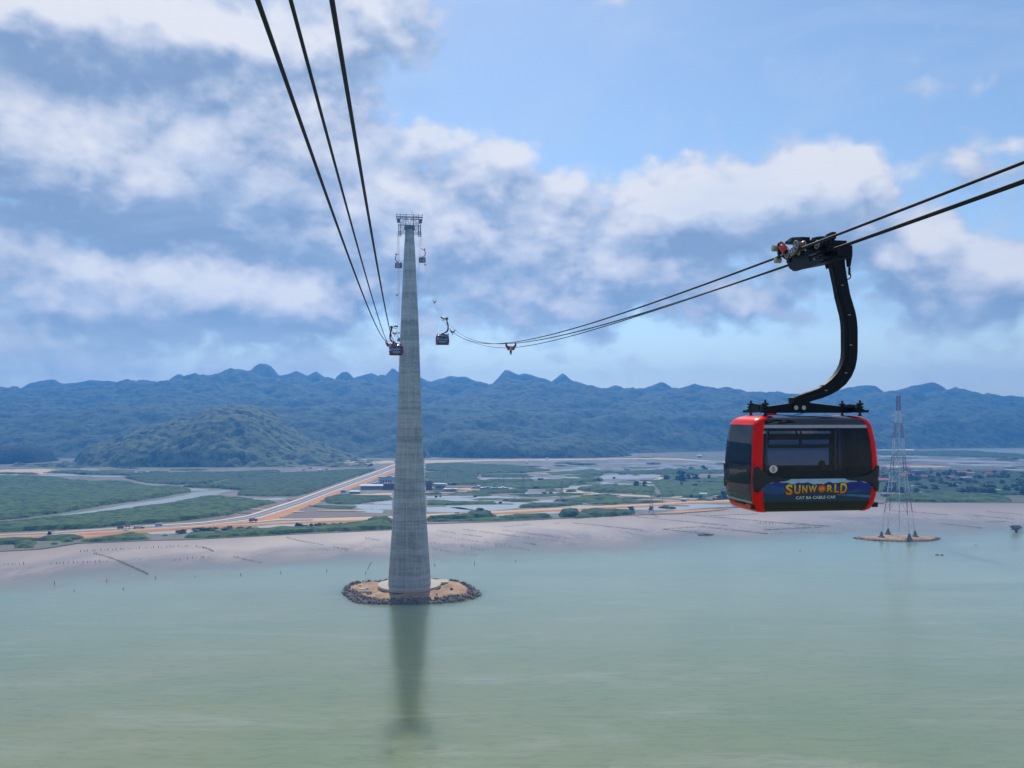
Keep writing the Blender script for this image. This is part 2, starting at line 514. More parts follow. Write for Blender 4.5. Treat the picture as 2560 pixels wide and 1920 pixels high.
def mud_mat():
    m = bpy.data.materials.new('wet_mud'); m.use_nodes = True
    t = m.node_tree; T = NT(t); bs = t.nodes['Principled BSDF']
    co = T.n('ShaderNodeTexCoord').outputs['Object']
    n1 = T.noise(T.vm('MULTIPLY', co, (.02, .012, 1)), 1.0, 6, .6, .5)
    n2 = T.noise(T.vm('MULTIPLY', co, (.15, .05, 1)), 1.0, 5, .65)
    c = T.mix(T.ss(n1, .35, .68), (.43, .325, .245, 1), (.34, .265, .205, 1))
    c = T.mix(T.m('MULTIPLY', T.ss(n2, .55, .75), .35), c, (.19, .15, .135, 1))
    at = T.n('ShaderNodeAttribute'); at.attribute_name = 'wet'
    w = at.outputs['Fac']
    c = T.mix(T.ss(w, .0, .30, .55, 0), c, (.20, .14, .11, 1))          # drier, browner mud along the bank
    T.put(bs.inputs['Base Color'], c)
    bs.inputs['Specular IOR Level'].default_value = .3
    T.put(bs.inputs['Roughness'], T.ss(T.m('ADD', w, T.m('MULTIPLY', n1, .5)), .2, .9, .45, .22))
    tr = T.n('ShaderNodeBsdfTransparent')
    mx = T.n('ShaderNodeMixShader')
    edge = T.m('ADD', w, T.m('MULTIPLY', T.m('SUBTRACT', n1, .5), .55))
    T.put(mx.inputs[0], T.ss(edge, .25, 1.0, 0, 1))
    t.links.new(bs.outputs[0], mx.inputs[1]); t.links.new(tr.outputs[0], mx.inputs[2])
    o = t.nodes['Material Output']; t.links.new(mx.outputs[0], o.inputs[0])
    return m


def ground_mat():
    m = bpy.data.materials.new('marsh_ground'); m.use_nodes = True
    T = NT(m.node_tree); bs = m.node_tree.nodes['Principled BSDF']
    co = T.n('ShaderNodeTexCoord').outputs['Object']
    n1 = T.noise(T.vm('MULTIPLY', co, (.012, .007, 1)), 1.0, 6, .6, .6)
    n2 = T.noise(T.vm('MULTIPLY', co, (.05, .02, 1)), 1.0, 6, .65, .4)
    c = T.mix(T.ss(n1, .42, .58), (.155, .125, .105, 1), (.085, .105, .055, 1))
    c = T.mix(T.ss(n2, .52, .66), c, (.055, .085, .045, 1))
    c = T.mix(T.m('MULTIPLY', T.ss(n2, .30, .40, 1, 0), .6), c, (.27, .235, .20, 1))
    T.put(bs.inputs['Base Color'], c)
    bs.inputs['Roughness'].default_value = .85
    return m


def forest_mat(name, dark, light, rock, rock_amt, scale=1.0):
    m = bpy.data.materials.new(name); m.use_nodes = True
    T = NT(m.node_tree); bs = m.node_tree.nodes['Principled BSDF']
    co = T.n('ShaderNodeTexCoord').outputs['Object']
    n1 = T.noise(co, .012 * scale, 5, .6)
    n2 = T.noise(co, .07 * scale, 6, .65)
    n3 = T.noise(co, .02 * scale, 7, .65, .5)
    n4 = T.noise(co, .045 * scale, 3, .55, .2)
    mixd = tuple((a * .45 + b * .55) for a, b in zip(dark, light))
    c = T.mix(T.ss(T.m('ADD', T.m('MULTIPLY', n1, .45), T.m('MULTIPLY', n2, .55)), .36, .60), (*mixd, 1), (*light, 1))
    c = T.mix(T.m('MULTIPLY', T.ss(n4, .48, .58), .9), c, (*dark, 1))   # darker tree groups
    geo = T.n('ShaderNodeNewGeometry')
    sz = T.n('ShaderNodeSeparateXYZ'); T.put(sz.inputs[0], geo.outputs['True Normal'])
    steep = T.ss(sz.outputs[2], .35, .75, 1, 0)
    rk = T.m('MULTIPLY', T.m('MULTIPLY', T.ss(n3, .54, .66), rock_amt), T.m('ADD', T.m('MULTIPLY', steep, .8), .2))
    c = T.mix(rk, c, (*rock, 1))
    T.put(bs.inputs['Base Color'], c)
    bs.inputs['Roughness'].default_value = .9
    bs.inputs['Specular IOR Level'].default_value = .15
    b = T.n('ShaderNodeBump'); b.inputs['Strength'].default_value = .7; b.inputs['Distance'].default_value = 4.0 / scale
    T.put(b.inputs['Height'], T.noise(co, .16 * scale, 4, .6)); T.put(bs.inputs['Normal'], b.outputs[0])
    return m


M['water'] = water_mat(); M['mud'] = mud_mat(); M['ground'] = ground_mat()
M['forest'] = forest_mat('karst_forest', (.010, .026, .016), (.080, .115, .055), (.30, .28, .25), .45)
M['canopy'] = forest_mat('mangrove_canopy', (.010, .034, .012), (.055, .105, .028), (.1, .1, .06), .0, 2.5)
M['canopy_light'] = forest_mat('young_mangrove_canopy', (.016, .048, .014), (.075, .135, .034), (.1, .1, .06), .0, 2.5)
M['leaf'] = mat('dark_leaf', (.022, .045, .02), .7, spec=.2, noise=(.5, .7, (.05, .085, .03)))
M['bark'] = mat('grey_bark', (.09, .07, .055), .9, noise=(3.0, .5))
M['pond'] = mat('pale_pond_water', (.43, .44, .41), .25, spec=.3, noise=(.02, .5, (.34, .37, .35)), bump=(.5, .06, .3))
M['river'] = mat('pale_river_water', (.40, .43, .39), .22, spec=.3, noise=(.015, .5, (.32, .36, .34)), bump=(.5, .06, .3))
M['orange_earth'] = mat('orange_earth', (.60, .27, .085), .9, noise=(.06, .6, (.44, .165, .05)), bump=(.3, .5, .6))
M['brown_earth'] = mat('brown_earth', (.19, .14, .11), .9, noise=(.04, .6, (.12, .08, .065)))
M['dust'] = mat('pale_dirt', (.60, .44, .27), .9, noise=(.08, .5, (.45, .30, .17)))
M['asphalt'] = mat('grey_asphalt', (.13, .135, .145), .8, noise=(.05, .5, (.095, .10, .11)))
M['kerb'] = mat('pale_concrete_edge', (.72, .62, .50), .8, noise=(.1, .4))

# sea: one sheet out to the edges of the place
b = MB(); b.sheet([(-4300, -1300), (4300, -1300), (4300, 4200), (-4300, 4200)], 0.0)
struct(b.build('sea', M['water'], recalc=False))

SHORE = [(-900, 1420), (-300, 1392), (0, 1380), (106, 1374), (195, 1360), (300, 1356), (383, 1352), (453, 1351), (500, 1349), (735, 1337), (975, 1326), (1070, 1311), (1231, 1306),
         (1372, 1299), (1540, 1291), (1617, 1288), (1695, 1286), (1760, 1276), (1829, 1270), (2000, 1266), (2213, 1256), (2531, 1258), (3000, 1258), (3600, 1258)]
OUTER = [(-900, 1525), (0, 1498), (300, 1476), (600, 1450), (900, 1430), (1250, 1412), (1600, 1392), (1900, 1372), (2100, 1360), (2400, 1354), (2560, 1350), (3600, 1346)]
# tidal mud, sinking under the water along its outer edge
xs = np.linspace(-900, 3600, 240); fr = np.linspace(0, 1, 26)
s0, s1 = interp_line(SHORE, xs) - 3, interp_line(OUTER, xs)
PY = s0[None, :] + (s1 - s0)[None, :] * fr[:, None]
PX = np.broadcast_to(xs, PY.shape)
MY = HC * F / (PY - YH); MX = (PX - 1280) / F * MY
MZ = .06 + .10 * (1 - fr[:, None]) + 0 * MX
mud = height_obj('mudflat', MX, MY, MZ, M['mud'])
av = mud.data.attributes.new('wet', 'FLOAT', 'POINT')
av.data.foreach_set('value', np.repeat(fr, len(xs)).astype(np.float32))
struct(mud)

# marsh plain with its low bank
land = [tuple(g(px, py))[:2] for px, py in SHORE]
b = MB(); b.sheet(land + [(4300, 1100), (4300, 4200), (-4300, 4200), (-4300, 500)], .7)
b.add([(x, y, .7) for x, y in land] + [(x, y - 1.2, -.05) for x, y in land], [(i, len(land) + i, len(land) + i + 1, i + 1) for i in range(len(land) - 1)])
struct(b.build('ground', M['ground'], recalc=False))

RIDGE = [(-600, 985), (-300, 968), (-100, 975), (0, 977), (45, 970), (54, 976), (86, 961), (136, 956), (163, 964), (226, 958), (280, 958), (312, 963), (371, 957), (393, 960), (429, 954), (450, 942), (466, 951), (515, 950),
         (529, 953), (556, 936), (581, 928), (601, 937), (633, 931), (643, 923), (655, 917), (678, 925), (698, 943), (741, 933), (768, 943), (793, 935), (814, 948), (832, 955), (854, 937), (868, 936), (884, 948), (931, 940), (958, 949),
         (983, 928), (994, 936), (1020, 950), (1051, 948), (1079, 957), (1126, 947), (1163, 950), (1228, 961), (1264, 934), (1293, 941), (1313, 938), (1378, 956), (1407, 941), (1431, 956), (1468, 967), (1504, 973), (1541, 968),
         (1570, 980), (1626, 970), (1655, 962), (1692, 978), (1700, 972), (1732, 964), (1789, 977), (1814, 973), (1857, 980), (1887, 993), (1938, 984), (1970, 990), (2060, 985), (2140, 972), (2180, 968), (2202, 981), (2240, 978), (2287, 969), (2324, 964),
         (2346, 971), (2362, 983), (2376, 979), (2407, 995), (2420, 990), (2441, 998), (2468, 988), (2507, 995), (2523, 993), (2534, 997), (2547, 994), (2560, 998), (2700, 985), (2900, 1000), (3300, 990)]
FOOT = [(-600, 1165), (0, 1164), (200, 1158), (300, 1150), (600, 1150), (830, 1150), (1000, 1146), (1100, 1144), (1580, 1134), (1750, 1130), (1900, 1128), (2150, 1126), (2420, 1121), (2560, 1120), (3300, 1118)]
# the karst range
YR = 3500.0
xs = np.arange(-3600, 3400, 10.0); ys = np.arange(1640, 4050, 10.0)
X, Y = np.meshgrid(xs, ys)
rx = [((px - 1280) / F * YR, HC + (YH - py) / F * YR) for px, py in RIDGE]
wx = X + 60 * (fbm(X / 400, Y / 400, 3) - .5) * smooth01((np.abs(Y - YR) - 60) / 300) * (Y < YR)
hr = np.interp(wx, [p[0] for p in rx], [p[1] for p in rx])
havg = sum(np.interp(wx + k_ * 45, [p[0] for p in rx], [p[1] for p in rx]) for k_ in range(-3, 4)) / 7
hr = hr + .32 * (hr - havg) + 9 * (bumps(X, X * 0 + .5, 75, 61) - .55) + 6 * (bumps(X, X * 0 + .5, 34, 62) - .5)
hs = np.zeros_like(hr)
for k_ in (-1, 0, 1): hs += np.interp(wx + k_ * 90 + 120 * (fbm(X / 700, Y / 700, 21) - .5), [p[0] for p in rx], [p[1] for p in rx]) / 3
pxv = 1280 + F * X / Y
yf = HC * F / (interp_line(FOOT, pxv) - YH)
yf = np.maximum(yf, 1900 + 120 * (fbm(X / 300, Y * 0, 77) - .5))
u = np.clip((Y - yf) / (YR - 60 - yf), -.2, 1)
spur = fbm(X / 620, Y / 900, 31, 4) - .5
cones = np.maximum(bumps(X + 40 * fbm(X / 150, Y / 150, 8), Y, 330, 4), .75 * bumps(X, Y, 210, 14))
near = smooth01(1 - np.abs(Y - YR) / 110)
body = hs * (.10 + .78 * smooth01(u * .5 + .5 * u ** 2)) * (1 + .45 * spur) + 70 * cones * smooth01(u * 4) * (1 - .3 * u) + 46 * (bumps(X + 30 * fbm(X / 60, Y / 60, 18), Y, 120, 24) - .5) * smooth01(u * 4) - 16
body = np.minimum(body, HC + (hr - HC) * np.minimum(1, Y / YR) - 16 - 45 * (1 - near) * smooth01(np.abs(u - .5) * 1.2))
Z = body * (1 - near) + hr * near
back = smooth01((Y - YR) / 330 + .06)
Z = np.where(Y > YR, hr * (1 - back * .85), Z)
rough = 18 * (bumps(X, Y, 30, 41) - .5) + 30 * (fbm(X / 75, Y / 75, 12, 4) - .5)
Z = Z + rough * (1 - .6 * near)
Z = np.where(u < 0, -6.0 + 0 * Z, np.maximum(Z * smooth01(u * 14 + .1), -6))
struct(height_obj('mountain', X, Y, Z, M['forest']))


def hill(profile, foot, yc, depth, cell=6.0, m='forest', seed=0, rough_a=6.0):
    """hill whose skyline at distance yc follows the profile (px, py)"""
    pts = [((px - 1280) / F * yc, HC + (YH - py) / F * yc) for px, py in profile]
    xa, xb = pts[0][0], pts[-1][0]
    xs = np.arange(xa - 40, xb + 40, cell); ys = np.arange(yc - depth - 20, yc + depth * 1.2, cell)
    X, Y = np.meshgrid(xs, ys)
    wob = 22 * (fbm(X / 80, Y / 80, seed) - .5)
    dd = np.abs(Y - yc + 40 * (fbm(X / 90, Y / 200, seed + 3) - .5)) / depth
    xc = (xa + xb) / 2; nar = np.sqrt(np.clip(1 - (np.clip(np.abs(Y - yc) / depth - .12, 0, 1) / .98) ** 2, .03, 1))
    hr = np.interp(xc + (X - xc) / nar + wob * smooth01(np.abs(Y - yc) / 80), [p[0] for p in pts], [p[1] for p in pts], left=-10, right=-10)
    prof = np.clip(1 - dd ** 1.7, 0, 1) ** .7
    Z = hr * prof
    k = smooth01(prof * 3) * (1 - .5 * smooth01(1 - np.abs(Y - yc) / 40))
    Z = Z * (1 + .22 * (fbm(X / 110, Y / 110, seed + 7) - .5) * k) + k * (rough_a * (bumps(X, Y, 17, seed + 1) - .45) + rough_a * 1.6 * (fbm(X / 35, Y / 35, seed + 2, 4) - .5))
    Z = np.where(prof <= .001, -4, np.maximum(Z, -4))
    return struct(height_obj('hill', X, Y, Z, M[m]))


M['forest_shaded'] = forest_mat('cloud_shaded_dense_forest', (.005, .014, .012), (.020, .038, .026), (.2, .2, .18), .2, 1.3)  # dense forest, with the cloud shadow over it put into the darker greens
M['forest_near'] = forest_mat('near_hill_forest', (.012, .030, .016), (.15, .175, .065), (.34, .31, .27), .7, 1.3)
hill([(240, 1170), (248, 1140), (262, 1122), (300, 1103), (360, 1078), (420, 1060), (450, 1051), (500, 1047), (540, 1030), (570, 1023), (620, 1024), (660, 1036), (690, 1056), (720, 1079), (765, 1106), (820, 1131), (880, 1153), (930, 1168)],
     1170, 1840, 275, 5.0, 'forest_near', 50, 13)
hill([(-260, 1160), (-180, 1125), (-60, 1116), (20, 1116), (80, 1113), (105, 1126), (128, 1162)], 1165, 1760, 110, 5.0, 'forest_shaded', 60, 6)
hill([(1020, 1150), (1060, 1110), (1110, 1085), (1170, 1075), (1240, 1082), (1300, 1098), (1360, 1101), (1440, 1092), (1500, 1100), (1550, 1120), (1585, 1146)], 1150, 2080, 170, 6.0, 'forest', 70, 7)
hill([(740, 1125), (780, 1085), (830, 1062), (880, 1055), (950, 1058), (1010, 1075), (1060, 1110), (1090, 1140)], 1150, 2380, 240, 7.0, 'forest', 80, 7)
hill([(1000, 1160), (1010, 1100), (1040, 1095), (1062, 1120), (1085, 1150)], 1150, 1960, 60, 5.0, 'forest_near', 90, 6)
hill([(1560, 1140), (1620, 1105), (1700, 1088), (1800, 1080), (1900, 1075), (2000, 1078), (2100, 1085), (2240, 1095), (2400, 1112), (2480, 1125)], 1130, 2900, 260, 8.0, 'forest', 95, 8)

# the air: one box of thin blue haze round everything
HAZE = 2.5e-4
hm = bpy.data.materials.new('thin_haze'); hm.use_nodes = True
ht = hm.node_tree; ht.nodes.clear()
pv = ht.nodes.new('ShaderNodeVolumePrincipled')
pv.inputs['Color'].default_value = (.11, .41, 1.0, 1)
pv.inputs['Density'].default_value = HAZE
pv.inputs['Anisotropy'].default_value = 0.35
ho = ht.nodes.new('ShaderNodeOutputMaterial'); ht.links.new(pv.outputs[0], ho.inputs['Volume'])
b = MB(); b.box((0, 1450, 166.5), (8800, 5700, 337))
struct(b.build('haze', hm), 'stuff')


# ------------------------------------------------------------------ PONDS, RIVER, FIELDS, ROADS
def flat(name, pts, z, m, kind='structure'):
    b = MB(); b.sheet([tuple(g(px, py, z))[:2] for px, py in pts], z)
    o = b.build(name, M[m], recalc=False)
    o['kind'] = kind
    return o


def ragged(pts, amp=.8, step=14):
    """outline with small natural irregularities"""
    out = []
    for (x0, y0), (x1, y1) in zip(pts, pts[1:] + pts[:1]):
        n = max(1, int(abs(x1 - x0) / step))
        for i in range(n):
            t = i / n
            out.append((x0 + (x1 - x0) * t + (random.uniform(-3, 3) if i else 0), y0 + (y1 - y0) * t + (random.uniform(-amp, amp) if i else 0)))
    return out


flat('river', ragged([(-120, 1318), (60, 1301), (150, 1288), (240, 1275), (300, 1264), (400, 1249), (470, 1236), (483, 1231), (520, 1227), (560, 1225), (584, 1227), (560, 1231), (520, 1240), (420, 1259), (320, 1275), (230, 1285), (120, 1298), (-120, 1326)], .5), .76, 'river')
flat('river', ragged([(308, 1203.5), (350, 1207), (362, 1211), (410, 1212), (432, 1217), (520, 1223), (520, 1226), (470, 1227), (410, 1219), (368, 1216), (350, 1210), (330, 1208)], .4), .78, 'river')
flat('river', ragged([(196, 1168), (210, 1163), (238, 1160), (262, 1160), (225, 1166), (250, 1174), (240, 1177), (200, 1177), (170, 1177), (205, 1174)], .3), .78, 'river')
flat('bay', [(2360, 1124), (2450, 1122.5), (2700, 1122), (2700, 1133), (2560, 1135), (2480, 1130)], .78, 'river')
PONDS = [
    [(538, 1250), (640, 1246), (700, 1245), (740, 1248), (690, 1250), (600, 1254), (545, 1256)], [(745, 1234), (770, 1233), (765, 1237), (748, 1237)],
    [(850, 1265), (905, 1261), (980, 1262), (980, 1274), (900, 1272), (880, 1268)], [(878, 1276), (930, 1272), (960, 1276), (955, 1283), (900, 1281)], [(925, 1255), (980, 1252), (980, 1261), (940, 1260)],
    [(945, 1241), (982, 1239), (982, 1244), (950, 1244)],
    [(1067, 1240), (1180, 1238), (1230, 1240), (1180, 1244), (1067, 1246)], [(1067, 1248), (1160, 1245), (1200, 1252), (1130, 1254), (1067, 1252)],
    [(1150, 1244), (1230, 1240), (1340, 1246), (1290, 1250), (1210, 1252)], [(1180, 1256), (1260, 1253), (1380, 1260), (1300, 1267), (1290, 1271), (1230, 1277), (1160, 1274), (1110, 1266)],
    [(1067, 1268), (1150, 1268), (1200, 1277), (1130, 1281), (1067, 1279)], [(1320, 1251), (1400, 1248), (1380, 1256), (1340, 1256)], [(1310, 1228), (1390, 1226), (1400, 1234), (1460, 1241), (1390, 1242), (1310, 1235)],
    [(1200, 1196), (1260, 1194), (1310, 1196), (1345, 1201), (1200, 1200)], [(1330, 1191), (1420, 1191), (1540, 1195), (1540, 1199), (1460, 1196), (1380, 1197), (1320, 1202)],
    [(1405, 1217), (1480, 1212), (1540, 1209), (1540, 1213), (1470, 1219), (1410, 1223)], [(1400, 1262), (1480, 1258), (1540, 1264), (1450, 1268), (1400, 1268)],
    [(1515, 1244), (1560, 1243), (1600, 1246), (1700, 1252), (1690, 1255), (1600, 1254), (1545, 1247)], [(1500, 1270), (1620, 1263), (1740, 1260), (1825, 1262), (1832, 1266), (1760, 1270), (1690, 1276), (1600, 1274), (1560, 1277), (1500, 1276)],
    [(1075, 1291), (1180, 1287), (1310, 1284), (1440, 1275), (1540, 1269), (1540, 1274), (1440, 1281), (1300, 1288), (1160, 1291), (1075, 1298)],
    [(640, 1316), (700, 1310), (800, 1306), (978, 1297), (978, 1300), (900, 1305), (780, 1310), (700, 1321), (660, 1324)], [(360, 1330), (470, 1323), (520, 1320), (540, 1324), (470, 1332), (380, 1336)],
    [(1500, 1205), (1560, 1204), (1620, 1208), (1640, 1212), (1540, 1215), (1500, 1216)], [(1500, 1187), (1640, 1187), (1690, 1188), (1680, 1192), (1560, 1198), (1500, 1194)],
    [(1780, 1210), (1830, 1209), (1830, 1213), (1790, 1213)], [(1440, 1170), (1500, 1171), (1500, 1174), (1450, 1173)], [(1300, 1173), (1322, 1173), (1322, 1176), (1302, 1176)], [(1358, 1179), (1390, 1180), (1388, 1184), (1365, 1183)],
    [(205, 1190.5), (240, 1189), (310, 1189), (300, 1192), (240, 1192.5)], [(165, 1200), (225, 1201), (220, 1203), (170, 1202)], [(0, 1186), (40, 1184), (45, 1188), (0, 1189)], [(90, 1187), (190, 1184), (280, 1183), (270, 1188), (180, 1190), (110, 1190)],
    [(2200, 1140), (2320, 1141), (2320, 1143), (2200, 1143)], [(2260, 1149), (2400, 1150), (2540, 1155), (2540, 1158), (2400, 1155), (2260, 1151.5)], [(2370, 1158), (2460, 1160), (2600, 1165), (2600, 1168), (2460, 1164), (2370, 1161)], [(2510, 1173), (2600, 1174), (2600, 1176), (2510, 1175)],
]
for p_ in PONDS: flat('pond', ragged(p_, .5), .77, 'pond')
# the patchwork of narrow far ponds under the range
for i in range(150):
    if i < 95: px, py = random.uniform(1330, 1860), random.uniform(1152, 1182)
    elif i < 125: px, py = random.uniform(2190, 2600), random.uniform(1142, 1172)
    else: px, py = random.uniform(1060, 1500), random.uniform(1165, 1190)
    w_, h_ = random.uniform(10, 48), random.uniform(.7, 1.8)
    sl_ = random.uniform(-.02, .04) * w_
    flat('pond', [(px - w_, py + sl_), (px - w_ * .6, py - h_ * .6), (px + w_, py - h_ + sl_ * .3), (px + w_ * .8, py + h_ * .5)], .80 + i * .002, 'pond')
for p_, m_ in [([(1062, 1151), (1200, 1149), (1450, 1147), (1620, 1144.5), (1690, 1146), (1830, 1155), (1830, 1156.5), (1680, 1149), (1600, 1147.5), (1400, 1150.5), (1200, 1153), (1062, 1158)], 'dust'),
               ([(2180, 1123), (2285, 1122.5), (2285, 1125), (2180, 1125.5)], 'kerb'),
               ([(2180, 1165), (2330, 1164), (2380, 1166), (2330, 1168), (2180, 1168.5)], 'dust'), ([(800, 1156), (860, 1152), (985, 1152), (985, 1158), (900, 1160), (805, 1163)], 'dust'),
               ([(2440, 1131), (2520, 1133), (2600, 1140), (2500, 1138)], 'dust'), ([(1615, 1206), (1640, 1197), (1660, 1189), (1663, 1192), (1650, 1199), (1622, 1207)], 'dust'),
               ([(1420, 1222), (1445, 1226), (1500, 1234), (1550, 1238), (1550, 1241), (1480, 1239), (1410, 1232), (1408, 1225)], 'dust'), ([(1067, 1228), (1180, 1230), (1185, 1234), (1067, 1238)], 'brown_earth'),
               ([(1140, 1222), (1175, 1218), (1184, 1229), (1120, 1229)], 'dust'), ([(1500, 1235), (1560, 1236), (1640, 1240), (1760, 1248), (1760, 1250), (1640, 1243), (1500, 1238)], 'dust'),
               ([(880, 1236), (980, 1232), (980, 1237), (870, 1238)], 'dust'), ([(690, 1278), (740, 1262), (850, 1276), (980, 1286), (980, 1290), (800, 1297), (700, 1294)], 'brown_earth'),
               ([(560, 1292), (640, 1262), (690, 1256), (840, 1210), (860, 1206), (700, 1262)], 'brown_earth'), ([(470, 1302), (520, 1290), (590, 1288), (560, 1294)], 'brown_earth'),
               ([(212, 1340), (330, 1331), (300, 1340), (290, 1344), (214, 1352)], 'brown_earth'), ([(1830, 1262), (1900, 1258), (2130, 1256), (2210, 1254), (2210, 1258), (2000, 1264), (1840, 1268)], 'brown_earth'),
               ([(1640, 1282), (1700, 1276), (1800, 1272), (1830, 1270), (1800, 1275), (1700, 1282)], 'orange_earth'), ([(0, 1174), (110, 1172), (170, 1178), (160, 1184), (0, 1187)], 'dust'), ([(2215, 1236), (2330, 1234), (2400, 1240), (2220, 1243)], 'dust')]:
    flat('earth_patch', ragged(p_, .4), .82, m_)


for i in range(70):                          # low earth dykes between the ponds
    if i < 50: px, py = random.uniform(1062, 1860), random.uniform(1160, 1262)
    elif i < 62: px, py = random.uniform(2180, 2620), random.uniform(1130, 1176)
    else: px, py = random.uniform(540, 980), random.uniform(1240, 1284)
    w_, sl_ = random.uniform(20, 90), random.uniform(-.035, .06)
    th_ = .5 + (py - 1150) / 110.0
    flat('dyke', [(px - w_, py - w_ * sl_), (px, py - th_ * .3), (px + w_, py + w_ * sl_), (px + w_, py + w_ * sl_ + th_), (px, py + th_), (px - w_, py - w_ * sl_ + th_)], 1.12 + i * .004, random.choice(('brown_earth', 'brown_earth', 'dust')))


def ribbon(name, left, right, z, m, skirt=None, skirt_mat=None):
    """raised strip between two edge lines (px), with sloping earth sides"""
    L = [g(px, py, z) for px, py in left]; Q = [g(px, py, z) for px, py in right]
    b = MB()
    b.add([tuple(p) for p in L] + [tuple(p) for p in Q], [(i, len(L) + i, len(L) + i + 1, i + 1) for i in range(len(L) - 1)])
    o = b.build(name, M[m], recalc=False)
    for f in o.data.polygons:
        if f.normal.z < 0: o.data.flip_normals(); break
    o['kind'] = 'structure'
    return o


def bank(pts, z, spread, m):
    """earth bank: flat top polygon with sloping sides down to the marsh"""
    top = [Vector(tuple(g(px, py, z))) for px, py in pts]
    c = sum(top, Vector()) / len(top); n = len(top)
    low = []
    for i, p in enumerate(top):
        a, q = top[i - 1], top[(i + 1) % n]
        t = (q - a); nn = Vector((t.y, -t.x, 0)).normalized()
        low.append(Vector((p.x, p.y, .5)) + nn * spread)
    ar = sum(top[i - 1].x * top[i].y - top[i].x * top[i - 1].y for i in range(n))
    if ar < 0: low = [Vector((2 * t.x - l.x, 2 * t.y - l.y, .5)) for t, l in zip(top, low)]
    b = MB(); b.sheet([(p.x, p.y) for p in top], z)
    b.add([tuple(p) for p in top] + [tuple(p) for p in low], [(i, n + i, n + (i + 1) % n, (i + 1) % n) for i in range(n)])
    o = b.build('embankment', M[m], recalc=True)
    o['kind'] = 'structure'
    return o


def lerp_edges(A, B, a, b_, n=40):
    """strip between fractions a and b_ of two edge lines"""
    t = np.linspace(0, 1, n)
    def along(Ln):
        Ln = np.array(Ln, float); dd = np.r_[0, np.cumsum(np.hypot(*np.diff(Ln, axis=0).T))]; dd /= dd[-1]
        return np.stack([np.interp(t, dd, Ln[:, 0]), np.interp(t, dd, Ln[:, 1])], 1)
    PA, PB = along(A), along(B)
    return (PA + (PB - PA) * a).tolist(), (PA + (PB - PA) * b_).tolist()


ZR = 2.2
RA = [(-300, 1353), (0, 1336), (120, 1331), (305, 1319.5), (400, 1312), (500, 1306), (560, 1298.5), (617, 1289), (735, 1251.5), (852, 1209.5), (958, 1172), (986, 1160), (1000, 1156)]
RB = [(-300, 1360), (0, 1341), (120, 1337), (305, 1326), (400, 1320), (500, 1314.5), (575, 1306), (640, 1297.5), (744, 1264.5), (820, 1234), (958, 1183), (990, 1172), (1004, 1164)]
b0 = [(x, y + 1.5) for x, y in RB]
bank([(x, y - 1.2) for x, y in RA] + [(x + 2, y + 3) for x, y in reversed(RB)], ZR - .06, 5, 'orange_earth')
for a_, c_, m_, nm, dz in ((.0, .16, 'kerb', 'road_edge', .06), (.16, .86, 'asphalt', 'road', .03), (.86, 1.0, 'kerb', 'road_edge', .06), (.50, .53, 'white', 'road_marking', .07)):
    ribbon(nm, *lerp_edges(RA, RB, a_, c_), ZR + dz, m_)
SA_ = [(500, 1311), (560, 1307.5), (646, 1303), (700, 1297), (782, 1296.5), (980, 1291), (1080, 1285), (1140, 1283), (1372, 1271), (1540, 1263), (1617, 1260), (1711, 1253.5), (1827, 1250), (1960, 1246), (2090, 1243)]
SB_ = [(500, 1316), (560, 1313), (646, 1309), (700, 1306), (782, 1303), (980, 1296.5), (1080, 1288.5), (1140, 1286.5), (1372, 1274.5), (1540, 1266), (1617, 1263), (1711, 1256), (1827, 1252.5), (1960, 1248.5), (2090, 1245)]
bank([(x, y - .6) for x, y in SA_] + [(x, y + 1.5) for x, y in reversed(SB_)], 1.8, 4, 'orange_earth')
ribbon('road', *lerp_edges(SA_, SB_, .0, 1.0), 1.84, 'dust')
ribbon('road', *lerp_edges(SA_[:5], SB_[:5], .25, .75), 1.89, 'asphalt')
ribbon('road_edge', *lerp_edges(SA_[:6], SB_[:6], .0, .2), 1.90, 'kerb')
bank([(570, 1301), (640, 1297), (700, 1290), (690, 1297), (640, 1302), (560, 1307)], 1.5, 3, 'orange_earth')
bank([(690, 1290), (735, 1268), (744, 1270), (745, 1274), (700, 1292)], 1.4, 3, 'orange_earth')
bank([(746, 1262), (772, 1258), (822, 1237), (820, 1243), (775, 1262)], 1.4, 3, 'orange_earth')
bank([(-300, 1362), (0, 1343), (210, 1333), (300, 1328), (296, 1333), (212, 1342), (120, 1345), (0, 1352), (-300, 1372)], 1.3, 4, 'orange_earth')


# ------------------------------------------------------------------ MANGROVE THICKETS (nobody could count them) AND SINGLE TREES
def thicket(pts, hmax=3.2, m='canopy', seed=0, name='mangrove_thicket', cell=None, crown=11.0):
    poly = [tuple(g(px, py))[:2] for px, py in pts]
    xs_, ys_ = [p[0] for p in poly], [p[1] for p in poly]
    ym = sum(ys_) / len(ys_)
    cx = cell or max(2.2, ym / 330); cy = cx * 1.3
    X, Y = np.meshgrid(np.arange(min(xs_) - 8, max(xs_) + 8, cx), np.arange(min(ys_) - 8, max(ys_) + 8, cy))
    X = X + (rng.rand(*X.shape) - .5) * cx * .5; Y = Y + (rng.rand(*Y.shape) - .5) * cy * .5
    d_ = poly_dist(X, Y, poly) + 9 * (fbm(X / 22, Y / 30, seed) - .5)
    c1 = np.maximum(bumps(X, Y, crown, seed), .8 * bumps(X, Y, crown * .55, seed + 4))
    Z = .3 + hmax * smooth01(d_ / 3.5) * (.25 + .75 * c1 * (.45 + 1.1 * fbm(X / 45, Y / 45, seed + 2))) * (.6 + 1.3 * (fbm(X / 110, Y / 110, seed + 6) - .3))
    Z = np.where(d_ < 0, .2, Z)
    o = height_obj(name, X, Y, Z, M[m], d_ > -3)
    o['kind'] = 'stuff'
    return o


